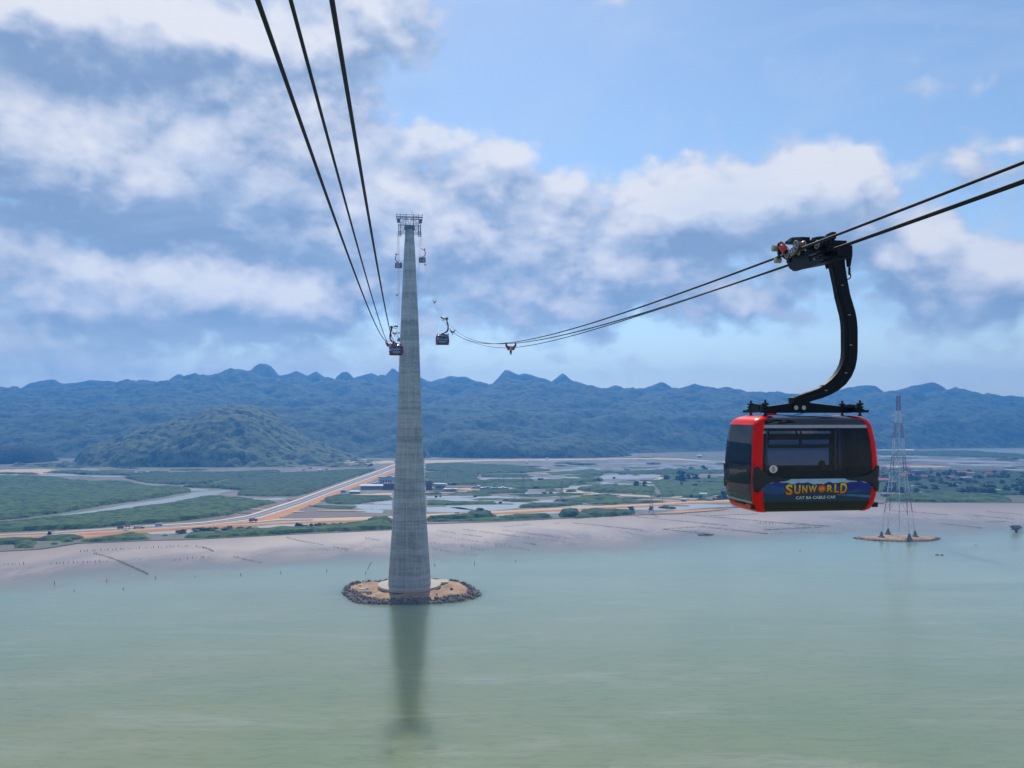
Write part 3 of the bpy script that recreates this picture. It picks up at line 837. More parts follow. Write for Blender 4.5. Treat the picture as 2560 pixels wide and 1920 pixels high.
TH = [
    ([(-250, 1196), (0, 1192), (90, 1191), (150, 1196), (180, 1204), (250, 1205), (310, 1207), (340, 1212), (400, 1219), (455, 1222), (480, 1226), (478, 1231), (420, 1242), (300, 1260), (235, 1270), (150, 1284), (60, 1297), (0, 1302), (-250, 1325)], 4.0, 'canopy_light'),
    ([(-250, 1330), (0, 1313), (120, 1300), (230, 1287), (320, 1277), (420, 1262), (520, 1243), (600, 1250), (690, 1259), (660, 1266), (640, 1272), (570, 1289), (500, 1300), (470, 1303), (300, 1317), (200, 1324), (0, 1333), (-250, 1348)], 4.0, 'canopy_light'),
    ([(450, 1219), (520, 1212), (600, 1196), (700, 1186), (900, 1177), (940, 1176), (870, 1200), (800, 1225), (745, 1243), (640, 1243), (590, 1240), (600, 1228), (540, 1222)], 4.0, 'canopy'),
    ([(310, 1196), (420, 1186), (560, 1182), (700, 1178), (700, 1184), (600, 1194), (520, 1209), (440, 1214), (370, 1209)], 4.0, 'canopy'),
    ([(120, 1180), (200, 1179), (300, 1183), (420, 1180), (420, 1184), (320, 1190), (200, 1188)], 4.0, 'canopy'),
    ([(808, 1250), (850, 1241), (960, 1243), (982, 1244), (982, 1251), (930, 1257), (890, 1264), (820, 1260)], 3.8, 'canopy'),
    ([(760, 1266), (820, 1266), (900, 1268), (880, 1276), (800, 1272)], 2.0, 'canopy_light'),
    ([(-250, 1368), (0, 1352), (60, 1345), (90, 1350), (120, 1343), (200, 1339), (212, 1346), (200, 1351), (140, 1355), (90, 1355), (60, 1362), (0, 1366), (-250, 1380)], 4.2, 'canopy'),
    ([(30, 1362), (60, 1356), (90, 1358), (85, 1372), (40, 1373)], 3.0, 'canopy_light'), ([(92, 1358), (108, 1357), (108, 1366), (95, 1368)], 2.6, 'canopy_light'), ([(128, 1360), (145, 1359), (148, 1364), (130, 1366)], 2.2, 'canopy_light'),
    ([(150, 1352), (185, 1346), (186, 1358), (155, 1358)], 2.6, 'canopy_light'),
    ([(195, 1354), (240, 1350), (290, 1340), (330, 1331), (365, 1340), (380, 1351), (300, 1355), (230, 1358), (200, 1358)], 3.0, 'canopy_light'),
    ([(398, 1340), (420, 1337), (430, 1343), (400, 1345)], 2.0, 'canopy_light'),
    ([(455, 1348), (470, 1338), (520, 1333), (560, 1331), (610, 1329), (640, 1328), (670, 1327), (700, 1322), (760, 1321), (820, 1317), (900, 1310), (980, 1302), (982, 1324), (860, 1330), (740, 1335), (600, 1344), (500, 1348)], 3.4, 'canopy_light'),
    ([(905, 1308), (925, 1302), (980, 1298), (982, 1308), (930, 1312)], 4.6, 'canopy'),
    ([(1068, 1307), (1140, 1306), (1200, 1306), (1280, 1303), (1375, 1298), (1372, 1293), (1300, 1294), (1230, 1296), (1150, 1302), (1068, 1303)], 2.6, 'canopy_light'),
    ([(1066, 1300), (1110, 1296), (1160, 1291), (1240, 1291), (1240, 1296), (1160, 1302), (1066, 1303)], 4.6, 'canopy'), ([(1165, 1296), (1168, 1289), (1225, 1289), (1240, 1298), (1180, 1299)], 5.0, 'canopy'),
    ([(1240, 1296), (1300, 1291), (1380, 1289), (1380, 1297), (1300, 1301), (1240, 1302)], 3.6, 'canopy'), ([(1398, 1287), (1430, 1282), (1452, 1283), (1452, 1294), (1400, 1296)], 5.0, 'canopy'),
    ([(1455, 1281), (1490, 1275), (1520, 1277), (1560, 1280), (1590, 1282), (1588, 1288), (1540, 1291), (1460, 1294)], 4.2, 'canopy'), ([(1440, 1290), (1590, 1284), (1590, 1288), (1540, 1291), (1440, 1296)], 2.4, 'canopy_light'),
    ([(1068, 1253), (1110, 1254), (1140, 1257), (1240, 1257), (1250, 1263), (1140, 1265), (1068, 1264)], 3.4, 'canopy_light'), ([(1295, 1267), (1320, 1264), (1400, 1262), (1455, 1258), (1462, 1263), (1380, 1270), (1300, 1272)], 3.2, 'canopy'),
    ([(1375, 1255), (1440, 1248), (1455, 1241), (1500, 1240), (1545, 1245), (1545, 1263), (1480, 1264), (1460, 1258)], 3.4, 'canopy_light'), ([(1500, 1248), (1580, 1245), (1600, 1254), (1680, 1256), (1600, 1260), (1500, 1263)], 3.2, 'canopy_light'),
    ([(1062, 1184), (1150, 1183), (1200, 1187), (1195, 1197), (1200, 1203), (1330, 1203), (1330, 1210), (1170, 1214), (1062, 1216)], 4.2, 'canopy'), ([(1200, 1188), (1320, 1190), (1324, 1194), (1200, 1194)], 4.5, 'canopy'),
    ([(1170, 1214), (1330, 1207), (1440, 1199), (1500, 1196), (1510, 1203), (1440, 1210), (1410, 1222), (1300, 1224), (1190, 1216)], 4.0, 'canopy_light'), ([(1190, 1230), (1230, 1226), (1320, 1226), (1315, 1234), (1210, 1236)], 3.4, 'canopy'),
    ([(1064, 1163), (1120, 1160), (1300, 1166), (1380, 1178), (1300, 1184), (1190, 1184), (1064, 1178)], 3.6, 'canopy'), ([(1360, 1183), (1480, 1176), (1530, 1183), (1500, 1186), (1380, 1188)], 3.0, 'canopy_light'), ([(1260, 1238), (1380, 1236), (1440, 1240), (1420, 1243), (1300, 1241)], 2.6, 'canopy_light'),
    ([(1440, 1226), (1480, 1218), (1545, 1212), (1545, 1230), (1500, 1234)], 3.6, 'canopy_light'), ([(1500, 1218), (1600, 1215), (1640, 1220), (1640, 1233), (1560, 1235), (1500, 1232)], 3.6, 'canopy_light'), ([(1620, 1204), (1700, 1198), (1835, 1198), (1835, 1236), (1760, 1245), (1660, 1238), (1640, 1216)], 3.4, 'canopy_light'),
    ([(1510, 1182), (1600, 1178), (1700, 1176), (1835, 1178), (1835, 1185), (1700, 1186), (1560, 1186)], 4.0, 'canopy'), ([(2215, 1254), (2225, 1241), (2330, 1237), (2440, 1239), (2500, 1244), (2530, 1250), (2530, 1256), (2380, 1257)], 4.0, 'canopy_light'),
    ([(2180, 1210), (2300, 1205), (2420, 1198), (2600, 1200), (2650, 1236), (2500, 1240), (2330, 1234), (2190, 1232)], 4.0, 'canopy'), ([(2180, 1180), (2300, 1176), (2600, 1182), (2600, 1200), (2400, 1198), (2190, 1205)], 3.6, 'canopy'),
    ([(2185, 1128), (2300, 1130), (2420, 1128), (2600, 1141), (2600, 1149), (2400, 1142), (2190, 1137)], 3.0, 'canopy'),
]
for i, (p_, h_, m_) in enumerate(TH): thicket(p_, h_, m_, 100 + i * 7)


for i in range(150):
    if i < 62 or i >= 95: px, py = random.uniform(1062, 1860), random.uniform(1158, 1258)
    elif i < 80: px, py = random.uniform(2180, 2620), random.uniform(1126, 1180)
    else: px, py = random.uniform(-60, 560), random.uniform(1168, 1192)
    sc_ = (py - YH) / 190.0
    w_, h_ = random.uniform(14, 60) * (.6 + sc_ * .6), random.uniform(.8, 2.4) * (.4 + sc_)
    if i >= 95: w_, h_ = w_ * .45, h_ * .7
    sl_ = random.uniform(-.03, .05) * w_
    thicket([(px - w_, py), (px - w_ * .4, py - h_ + sl_ * .5), (px + w_ * .5, py - h_ * .8 + sl_), (px + w_, py + sl_), (px + w_ * .4, py + h_ + sl_), (px - w_ * .5, py + h_ * .8)], random.uniform(1.2, 3.4), random.choice(('canopy', 'canopy_light', 'canopy_light')), 900 + i * 5, 'scrub')


def crown_mesh(seed, tall=1.0, leaves=260):
    """leafy crown of many small tilted leaf sprays round a few boughs, unit radius"""
    rr = random.Random(seed); b = MB()
    blobs = [(Vector((rr.uniform(-.6, .6), rr.uniform(-.6, .6), rr.uniform(.25, 1.35) * tall)), rr.uniform(.32, .55)) for _ in range(9)]
    for k in range(leaves):
        c, r = rr.choice(blobs)
        dv = Vector((rr.gauss(0, 1), rr.gauss(0, 1), rr.gauss(0, 1) * .8)).normalized()
        p = c + dv * r * rr.uniform(.7, 1.08)
        nrm = (dv + Vector((rr.uniform(-.5, .5), rr.uniform(-.5, .5), rr.uniform(-.2, .8)))).normalized()
        x = nrm.orthogonal().normalized(); y = nrm.cross(x); s_ = rr.uniform(.10, .20)
        b.add([p + x * s_, p + y * s_ * .8, p - x * s_, p - y * s_ * .8], [(0, 1, 2, 3)])
    for c, r in blobs:                       # dense twiggy heart of every bough
        b.lathe([(.02, -r * .7), (r * .62, -r * .35), (r * .74, 0), (r * .55, r * .42), (.02, r * .7)], 7, c)
    return b


TREE_CACHE = {}


def tree(name, px, py, h, w, label, cat='tree', group=None, var=None):
    var = random.randrange(4) if var is None else var
    key = var
    if key not in TREE_CACHE:
        TREE_CACHE[key] = crown_mesh(40 + var, (1.0, 1.5, .8, 1.15)[var])
    p = g(px, py, .7)
    t = thing(name, label, cat, (p.x, p.y, .6), random.uniform(0, 6.28), group)
    zz = {0: 1.75, 1: 2.45, 2: 1.5, 3: 1.95}[var]
    if ('m', key) not in TREE_CACHE:
        c = TREE_CACHE[key].build('crown', M['leaf'], t, recalc=False); TREE_CACHE[('m', key)] = c.data
        k = MB(); k.tube([(0, 0, 0), (.03, .02, .35), (-.03, .03, .7), (0, 0, 1.1)], [.09, .07, .055, .03], 6)
        k.tube([(0, .02, .45), (.3, .15, .8)], [.045, .02], 5); k.tube([(0, .02, .5), (-.28, -.1, .85)], [.045, .02], 5)
        TREE_CACHE['trunk'] = TREE_CACHE.get('trunk') or k.build('trunk', M['bark'], t).data
        if not [o for o in t.children if o.name.startswith('trunk')]:
            o = bpy.data.objects.new('trunk', TREE_CACHE['trunk']); COL.objects.link(o); o.parent = t
    else:
        o = bpy.data.objects.new('crown', TREE_CACHE[('m', key)]); COL.objects.link(o); o.parent = t
        o = bpy.data.objects.new('trunk', TREE_CACHE['trunk']); COL.objects.link(o); o.parent = t
    t.scale = (w / 2.0, w / 2.0, h / zz)
    return t


def mpx(py): return HC / (py - YH)           # metres per px at the ground there


GB = 'round mangrove bushes along the tidal channel'
for px, py, wpx, hpx in [(453, 1333, 30, 11), (500, 1329, 40, 13), (530, 1327, 34, 11), (570, 1328, 38, 14), (600, 1327, 34, 12), (625, 1326, 30, 11), (655, 1327, 11, 8), (746, 1317, 20, 12), (762, 1319, 16, 9), (778, 1317, 13, 10), (795, 1316, 24, 10), (812, 1315, 16, 9), (822, 1316, 7, 7), (834, 1315, 12, 9),
                         (852, 1314, 20, 9), (922, 1306, 10, 9), (935, 1304, 12, 8), (948, 1303, 14, 9), (965, 1303, 14, 9)]:
    tree('mangrove_bush', px, py, hpx * mpx(py), wpx * mpx(py), 'dark round mangrove bush beside the channel along the shore road', 'bush', GB, 2)
for i, (px, py, wpx, hpx, lab) in enumerate([(1090, 1243.5, 8, 6, 'small dark bush on the pond dyke just right of the concrete tower'), (1101, 1242, 7, 5, 'tiny dark bush second along the pond dyke from the tower'), (1188, 1242, 10, 5, 'low dark bush at the end of the pond dyke below the yard'), (1251, 1259.5, 9, 7, 'lone round bush standing in the middle pond'),
                                             (1361, 1236, 15, 7, 'broad dark bush on the dyke between two bright ponds'), (1377, 1234.5, 12, 6, 'smaller dark bush beside the broad one on the dyke'), (1491, 1242, 12, 7, 'round dark bush beside the curved dirt track'), (1325, 1288, 8, 4.5, 'left one of two small bushes standing in the long channel'), (1334, 1288.5, 7, 4.5, 'right one of two small bushes standing in the long channel'),
                                             (1351, 1200, 16, 6, 'flat dark bush at the edge of the far long pond'), (1372, 1202, 22, 6, 'widest bush on the far pond edge'), (1535, 1197, 7, 6, 'small square bush beside the far long pond'), (1668, 1270, 44, 7, 'long low heap of dark scrub in the shore channel'),
                                             (1200, 1276, 22, 8, 'scrubby bush behind the dirt road near the stakes'), (1205, 1275, 9, 6, 'small pointed bush at the end of the scrub by the dirt road')]):
    tree('bush', px, py, hpx * mpx(py), wpx * mpx(py), lab, 'bush', 'single bushes among the ponds', 2)
for px, py, wpx, hpx, lab in [(1589, 1219, 16, 20, 'left one of a pair of dark trees behind the far ponds'), (1610, 1220, 15, 21, 'right one of a pair of dark trees behind the far ponds'), (1668, 1201, 16, 15, 'loose grey green tree where the track ends'), (1693, 1203, 20, 17, 'left tree of the dark grove behind the track'),
                              (1707, 1204, 26, 34, 'tallest dark tree of the grove beside the red cabin'), (1722, 1201, 18, 20, 'right tree of the dark grove behind the track'), (1741, 1200, 24, 19, 'broad dark tree alone right of the grove'), (1772, 1198, 9, 14, 'slim dark tree standing right of the broad one'), (1760, 1173, 18, 12, 'far dark tree among the narrow ponds'),
                              (1728, 1176, 20, 10, 'wide far tree left of the blue roofed hut'), (1704, 1216, 9, 13, 'small dark tree in the green field'), (1738, 1217, 22, 10, 'wide low tree in the green field'), (1727, 1244, 10, 10, 'little tree at the lower field edge'), (1752, 1246, 8, 9, 'little dark tree near the low shed'), (1811, 1246, 22, 24, 'dark tree close beside the cabin corner'), (1798, 1249, 26, 15, 'broad tree in front of the dark one near the cabin'),
                              (1580, 1277, 22, 14, 'bushy tree left of the lattice mast on the shore'), (1430, 1284, 16, 16, 'bare grey tree rising out of the shore mangroves'), (1628, 1275, 14, 10, 'dark bush growing under the lattice mast')]:
    tree('tree', px, py, hpx * mpx(py), wpx * mpx(py), lab, 'tree', 'single trees of the marsh', random.choice((0, 1, 3)))
GV = 'trees between the village houses'
vt = 0
while vt < 150:
    px, py = random.uniform(2150, 2640), random.uniform(1184, 1238)
    if px < 2215 and py > 1225: continue
    if py > 1205 and px < 2380 and random.random() < .45: continue
    if px < 2330 and py > 1200 and random.random() < .4: continue
    w_ = random.uniform(14, 30) * (.7 + (py - 1180) / 130); h_ = random.uniform(9, 19) * (.7 + (py - 1180) / 120)
    tree('tree', px, py, h_ * mpx(py), w_ * mpx(py), 'dark leafy tree crowding between the red roofed village houses', 'tree', GV, random.choice((0, 0, 2, 3, 1)))
    vt += 1


# ------------------------------------------------------------------ ROPEWAY GEOMETRY
def HR(t):                                   # height of the right lane's ropes above the eye
    if t <= TOWER_T: return 4.45 + .00046 * t * t
    d_ = t - TOWER_T
    return HR(TOWER_T) - .2 * d_ + .00007 * d_ * d_


def HL(t):
    if t <= TOWER_T: return 5.5 + .000358 * t * t + 2.06e-7 * t ** 3
    d_ = t - TOWER_T
    return HL(TOWER_T) - .2 * d_ + .00007 * d_ * d_


CARR_R = [84, 180, 276, 385]
CARR_L = [106, 190, 315, 402]
GON_R, GON_L = [21.6, 220, 427], [208, 420, 670]


def sagR(t): return .12 + .36 * max(math.exp(-((t - c) / 40.0) ** 2) for c in CARR_R) if t < TOWER_T else .2
def sagL(t): return .2 + .35 * max(math.exp(-((t - c) / 45.0) ** 2) for c in CARR_L) if t < TOWER_T else .2


RS = .49                                     # half spacing of the two track ropes
ts = list(np.r_[np.linspace(-55, 60, 70), np.linspace(62, 466, 150), [468, 470, 472], np.linspace(474, 1900, 120)])
for l0, Hf, sf, side in ((LANE_R, HR, sagR, 'far lane'), (LANE_L, HL, sagL, 'near lane')):
    for off, nm, rad in ((-RS, 'track_rope', .038), (RS, 'track_rope', .038), (0, 'haul_rope', .029)):
        pts = []
        for t in ts:
            z = HC + Hf(t) - (sf(t) if off == 0 else 0)
            if 466 <= t <= 474: z = HC + Hf(470) + .25 - .02 * (t - 470) ** 2 - (.2 if off == 0 else 0)
            pts.append(lane(l0 + off, t, z))
        b = MB(); b.tube(pts, rad, 8)
        o = b.build(nm, M['rope'], smooth=60)
        if l0 == LANE_R: lab = {-RS: 'upper black track rope that carries the big red and black cabin', RS: 'lower black track rope passing in front of the hanger of the big cabin', 0: 'thin haul rope sagging under the rope pair of the big cabin'}[off]
        else: lab = {-RS: 'left of three thick ropes running down from the top of the picture', RS: 'right of three thick ropes running down from the top of the picture', 0: 'middle one of three thick ropes running down from the top'}[off]
        tag(o, lab, 'rope', 'ropes of the cable car')


# ------------------------------------------------------------------ CONCRETE TOWER ON ITS ROCK ISLAND
def concrete_mat():
    m = bpy.data.materials.new('formwork_concrete'); m.use_nodes = True
    T = NT(m.node_tree); bs = m.node_tree.nodes['Principled BSDF']
    co = T.n('ShaderNodeTexCoord').outputs['Object']
    s_ = T.n('ShaderNodeSeparateXYZ'); T.put(s_.inputs[0], co)
    ang = T.m('ARCTAN2', s_.outputs[0], s_.outputs[1])
    cy = T.n('ShaderNodeCombineXYZ'); T.put(cy.inputs[0], T.m('MULTIPLY', ang, 10.0)); T.put(cy.inputs[1], s_.outputs[2])
    big = T.noise(co, .05, 5, .6)
    vert = T.noise(T.vm('MULTIPLY', cy.outputs[0], (1.1, .05, 1)), 1.0, 5, .65)
    hor = T.noise(T.vm('MULTIPLY', cy.outputs[0], (.10, .75, 1)), 1.0, 5, .7)
    fine = T.noise(co, 1.6, 5, .7)
    f = T.m('ADD', T.m('ADD', T.m('MULTIPLY', vert, .27), T.m('MULTIPLY', hor, .25)), T.m('ADD', T.m('MULTIPLY', big, .30), T.m('MULTIPLY', fine, .18)))
    zb = T.n('ShaderNodeCombineXYZ'); T.put(zb.inputs[2], s_.outputs[2])
    f = T.m('ADD', f, T.m('MULTIPLY', T.m('SUBTRACT', T.noise(zb.outputs[0], .17, 4, .65), .5), .42))
    c = T.mix(T.ss(f, .38, .62), (.23, .235, .23, 1), (.53, .525, .505, 1))
    lift = T.m('FRACT', T.m('MULTIPLY', s_.outputs[2], 1 / 4.0))
    line = T.m('MULTIPLY', T.ss(lift, .0, .07, 1, 0), T.ss(hor, .40, .62))
    c = T.mix(T.m('MULTIPLY', line, .8), c, (.15, .15, .15, 1))
    big_l = T.m('FRACT', T.m('MULTIPLY', T.m('ADD', s_.outputs[2], 4), 1 / 36.0))
    c = T.mix(T.m('MULTIPLY', T.ss(big_l, .0, .03, 1, 0), .45), c, (.62, .61, .58, 1))
    seam = T.m('FRACT', T.m('MULTIPLY', T.m('ADD', ang, .22), 8 / 6.28318))
    c = T.mix(T.m('MULTIPLY', T.ss(T.m('ABSOLUTE', T.m('SUBTRACT', seam, .5)), .0, .022, 1, 0), .5), c, (.64, .63, .60, 1))
    stain = T.noise(T.vm('MULTIPLY', cy.outputs[0], (.5, .018, 1)), 1.0, 4, .6)
    c = T.mix(T.m('MULTIPLY', T.ss(stain, .55, .75), .4), c, (.17, .17, .16, 1))
    T.put(bs.inputs['Base Color'], c)
    bs.inputs['Roughness'].default_value = .85
    bp = T.n('ShaderNodeBump'); bp.inputs['Strength'].default_value = .4; bp.inputs['Distance'].default_value = .12
    T.put(bp.inputs['Height'], f); T.put(bs.inputs['Normal'], bp.outputs[0])
    return m


M['concrete'] = concrete_mat()
M['pale_concrete'] = mat('pale_concrete', (.50, .44, .35), .85, noise=(.3, .5, (.36, .31, .24)), bump=(.8, .3, .2))
TP = lane((LANE_R + LANE_L) / 2, TOWER_T, 0)
tower = thing('cable_car_tower', 'tall tapering grey concrete tower with steel head on a rock island', 'tower', (TP.x, TP.y, 3.2), -ANG)
S = .2321                                    # metres per picture px at the tower
ZB, ZT = 3.2, HC + (YH - 572) * S
prof = [(53.0, 1475), (51, 1440), (45.6, 1360), (40, 1280), (36.5, 1200), (32.6, 1110), (29.2, 1020), (26.6, 940), (23.6, 850), (20.6, 770), (17.8, 720), (15.6, 670), (13.2, 620), (11.2, 590), (10.3, 572)]
b = MB(); rows = []
zs = np.linspace(0, 1, 60)
pz = [ZB + (ZT - ZB) * (1475 - y) / (1475 - 572.) for r, y in prof]
for q in zs:
    z = ZB + (ZT - ZB) * q
    r = np.interp(z, pz, [p[0] * S for p in prof])
    row = []
    for j in range(64):                      # circle slightly squared, as the climbing formwork left it
        a = 2 * math.pi * (j + .5) / 64
        k = 1 / (abs(math.cos(a)) ** 2.5 + abs(math.sin(a)) ** 2.5) ** (1 / 2.5)
        row.append((r * k * math.cos(a), r * k * math.sin(a), z - ZB))
    rows.append(row + [row[0]])
b.grid(rows); b.add([p for p in rows[-1][:-1]], [tuple(range(64))])
sh = b.build('shaft', M['concrete'], tower, smooth=35, recalc=True)


def hz(zy): return HC + (YH - (520 + zy / 13.825)) * S - ZB    # head heights from the close-up, local


def hx(zx): return (zx - 885) / 13.825 * S


b = MB(); b.box((0, 0, hz(680)), (6.0, 6.0, hz(640) - hz(720))); b.box((0, 0, hz(740)), (5.3, 5.3, .5))
b.build('collar', M['galv'], tower)
DEP = 4.2
for sx in (-1, 1):
    b = MB()
    for w_ in (-1.9, 1.9): b.bar((sx * 2.15, w_, hz(650)), (sx * 2.15, w_, hz(250)), .42)
    b.bar((sx * 2.15, -1.9, hz(300)), (sx * 2.15, 1.9, hz(300)), .25); b.bar((sx * 2.15, -1.9, hz(600)), (sx * 2.15, 1.9, hz(300)), .15)
    b.build('post', M['galv'], tower)
for zy, hh in ((265, .22), (355, .45)):
    b = MB()
    for w_ in (-2.1, 2.1): b.bar((hx(432), w_, hz(zy)), (hx(1330), w_, hz(zy)), .22, hh)
    for x_ in (432, 570, 1190, 1325): b.bar((hx(x_), -DEP, hz(zy)), (hx(x_), DEP, hz(zy)), .18)
    b.build('top_beam', M['galv'], tower)
for sx in (-1, 1):
    b = MB()
    X_ = lambda zx: sx * abs(hx(zx))
    for w_ in (-2.1, 2.1):
        for a_, c_ in (((720, 350), (585, 545)), ((735, 420), (640, 545)), ((690, 300), (600, 330)), ((760, 345), (885, 560)), ((800, 345), (860, 430)), ((755, 560), (600, 560)), ((755, 600), (560, 600)), ((755, 645), (540, 645)), ((740, 720), (610, 830)), ((720, 700), (620, 750)), ((745, 860), (520, 860)), ((745, 885), (540, 895)), ((575, 280), (575, 560)), ((755, 560), (885, 560)), ((755, 610), (885, 610)), ((700, 790), (610, 700))):
            b.bar((X_(a_[0]), w_, hz(a_[1])), (X_(c_[0]), w_, hz(c_[1])), .17)
    b.build('bracing', M['galv'], tower)
    b = MB()
    for w0, w1 in ((-DEP, DEP),):
        for zx in (505, 575):                # curved rope shoes with their side plates
            poly = [(-DEP, hz(930)), (-DEP, hz(760)), (-2.5, hz(600)), (0, hz(550)), (2.5, hz(600)), (DEP, hz(760)), (DEP, hz(930)), (2.2, hz(880)), (0, hz(860)), (-2.2, hz(880))]
            b.prism(poly, X_(zx) - .16, X_(zx) + .16, 'x')
    for zy in (570, 640, 760, 860, 930):
        for w_ in (-3.2, 0, 3.2): b.bar((X_(490), w_, hz(zy)), (X_(610), w_, hz(zy)), .16)
    b.build('rope_saddle', M['galv'], tower)
    b = MB()
    for zy in (430, 460): b.box((X_(510), 0, hz(zy)), (1.7, 2 * DEP, .08))
    for w_ in (-DEP, 0, DEP): b.bar((X_(455), w_, hz(460)), (X_(455), w_, hz(360)), .07)
    for w_ in (-DEP, DEP): b.bar((X_(455), w_, hz(400)), (X_(570), w_, hz(400)), .06)
    b.build('walkway', M['galv'], tower)
for zx, z0, z1 in ((795, 250, 180), (960, 250, 60), (1005, 250, 130)):
    b = MB(); b.tube([(hx(zx), 0, hz(z0)), (hx(zx), 0, hz(z1))], [.07, .03], 6); b.build('antenna', M['galv'], tower)
b = MB(); b.lathe([(18.2, -1.0), (18.2, .45), (17.6, .55), (0.05, .56)], 72)
b.build('foundation_ring', M['pale_concrete'], tower, smooth=30)
b = MB(); b.box((18.5, 6.0, -.05), (8, 9, 1.0)); b.build('foundation_slab', M['pale_concrete'], tower)

# rock island
M['riprap'] = mat('dark_riprap_rock', (.27, .215, .16), .85, noise=(.35, .85, (.06, .052, .045)), bump=(1.5, .6, .4))
M['sand'] = mat('sandy_fill', (.48, .315, .165), .95, noise=(.16, .9, (.27, .135, .07)), bump=(.5, .5, .3))
IC = g(1030, 1481, 0)
OUTL = [(866, 1478), (872, 1466), (892, 1460), (930, 1458), (1000, 1455), (1060, 1456), (1100, 1456), (1140, 1457), (1160, 1463), (1182, 1474), (1199, 1486), (1186, 1494), (1166, 1501), (1120, 1506), (1060, 1509), (990, 1510), (925, 1509), (890, 1505), (874, 1494)]
_ov = [g(px, py) - IC for px, py in OUTL]; _oa = sorted((math.atan2(v.y, v.x) % (2 * math.pi), math.hypot(v.x, v.y)) for v in _ov)
_oa = [(_oa[-1][0] - 2 * math.pi, _oa[-1][1])] + _oa + [(_oa[0][0] + 2 * math.pi, _oa[0][1])]
OR = lambda a: float(np.interp(a % (2 * math.pi), [p[0] for p in _oa], [p[1] for p in _oa])) * (1 + .05 * (fbm(np.array([3 * math.cos(a)]), np.array([3 * math.sin(a)]), 9)[0] - .5))
IA = np.linspace(0, 2 * math.pi, 97)[:-1]
b = MB(); nr = 16; rows = []
for k in range(nr):
    q = k / (nr - 1); row = []
    for a in IA:
        ca_, sa_ = math.cos(a), math.sin(a); rr = OR(a) * (1.0 - .95 * q)
        nz = fbm(np.array([rr * ca_ / 7.0]), np.array([rr * sa_ / 7.0]), 5)[0] - .5
        h_ = min(2.4, 15 * q) + (2.2 * nz if q > .1 else .6 * nz) + (1.3 * smooth01(np.array((rr * ca_ - 14) / 12.0)) * smooth01(np.array((.75 - q) * 4)) if q > .15 else 0)
        row.append((rr * ca_, rr * sa_, float(h_) - .4))
    rows.append(row + [row[0]])
b.grid(rows)
island = thing('rock_island', 'low sandy island edged with dark riprap under the concrete tower', 'island', (IC.x, IC.y, 0))
b.build('sand_fill', M['sand'], island, smooth=50)
b = MB(); rk = random.Random(3)


def rock(b, c, s_, rr):
    vs = []
    for th, n_ in ((-.9, 4), (0.1, 6), (.95, 4)):
        for j in range(n_):
            a = 2 * math.pi * (j + rr.random() * .5) / n_; r = s_ * rr.uniform(.65, 1.1) * math.cos(th * .95)
            vs.append(Vector(c) + Vector((r * math.cos(a), r * math.sin(a), s_ * .75 * math.sin(th) * rr.uniform(.8, 1.1))))
    o = len(b.v); bm = bmesh.new()
    for v in vs: bm.verts.new(v)
    r_ = bmesh.ops.convex_hull(bm, input=bm.verts)
    bm.verts.index_update()
    b.add([v.co[:] for v in bm.verts], [tuple(v.index for v in f.verts) for f in bm.faces])
    bm.free()


for k in range(1500):
    a = rk.uniform(0, 2 * math.pi); q = rk.random() ** 1.3
    if math.sin(a) > .1 and rk.random() < .5: continue
    rr = OR(a) * (1.03 - (.20 if math.sin(a) < 0 else .10) * q)
    rock(b, (rr * math.cos(a), rr * math.sin(a), -.1 + 2.2 * q ** .7), rk.choice((.4, .5, .6, .8, 1.3)) * rk.uniform(.8, 1.2), rk)
o = b.build('riprap', M['riprap'], island); o['kind'] = 'stuff'
b = MB()
for k in range(170):
    a = rk.uniform(0, 2 * math.pi); rr = rk.uniform(.55, .9) * OR(a)
    if rr * math.sin(a) > 8 and rk.random() < .5: continue
    rock(b, (rr * math.cos(a), rr * math.sin(a), 2.0), rk.uniform(.25, .8), rk)
o = b.build('rubble', M['riprap'], island); o['kind'] = 'stuff'
b = MB(); b.box((0, 0, .35), (7.5, 1.2, .7)); b.box((.3, 0, .75), (7.9, .5, .12))
o = b.build('concrete_block', M['pale_concrete']); o.location = (IC.x - 25, IC.y - 9, 1.95); tag(o, 'pale concrete beam lying on the left end of the rock island', 'concrete beam')
b = MB(); b.box((0, 0, .3), (5, 2.5, .6)); b.box((1.6, .4, .8), (1.5, 1.6, .5))
o = b.build('concrete_block', M['pale_concrete']); o.location = (IC.x - 27, IC.y - 2, 1.95); tag(o, 'stepped concrete block behind the beam on the rock island', 'concrete block')
b = MB(); b.box((0, 0, .7), (1.6, 1.2, 1.4)); b.prism([(-.9, 1.4), (.9, 1.4), (0, 1.9)], -.7, .7, 'y')
o = b.build('equipment_box', M['galv']); o.location = (IC.x + 23, IC.y - 5, 2.0); tag(o, 'dark equipment box beside the rubble right of the tower foot', 'equipment box')


# ------------------------------------------------------------------ GONDOLAS
T0 = GON_R[0]; VE = HR(T0)


def uv(px, py, w):
    """local lateral and height coordinates of a feature measured in the close-up, for a given depth w along the rope"""
    r = (px - 1280) / F; t = T0 + w
    l = (r * t * CA - t * SA) / (CA + r * SA)
    Zd = -l * SA + t * CA
    return l - LANE_R, (YH - py) / F * Zd - VE


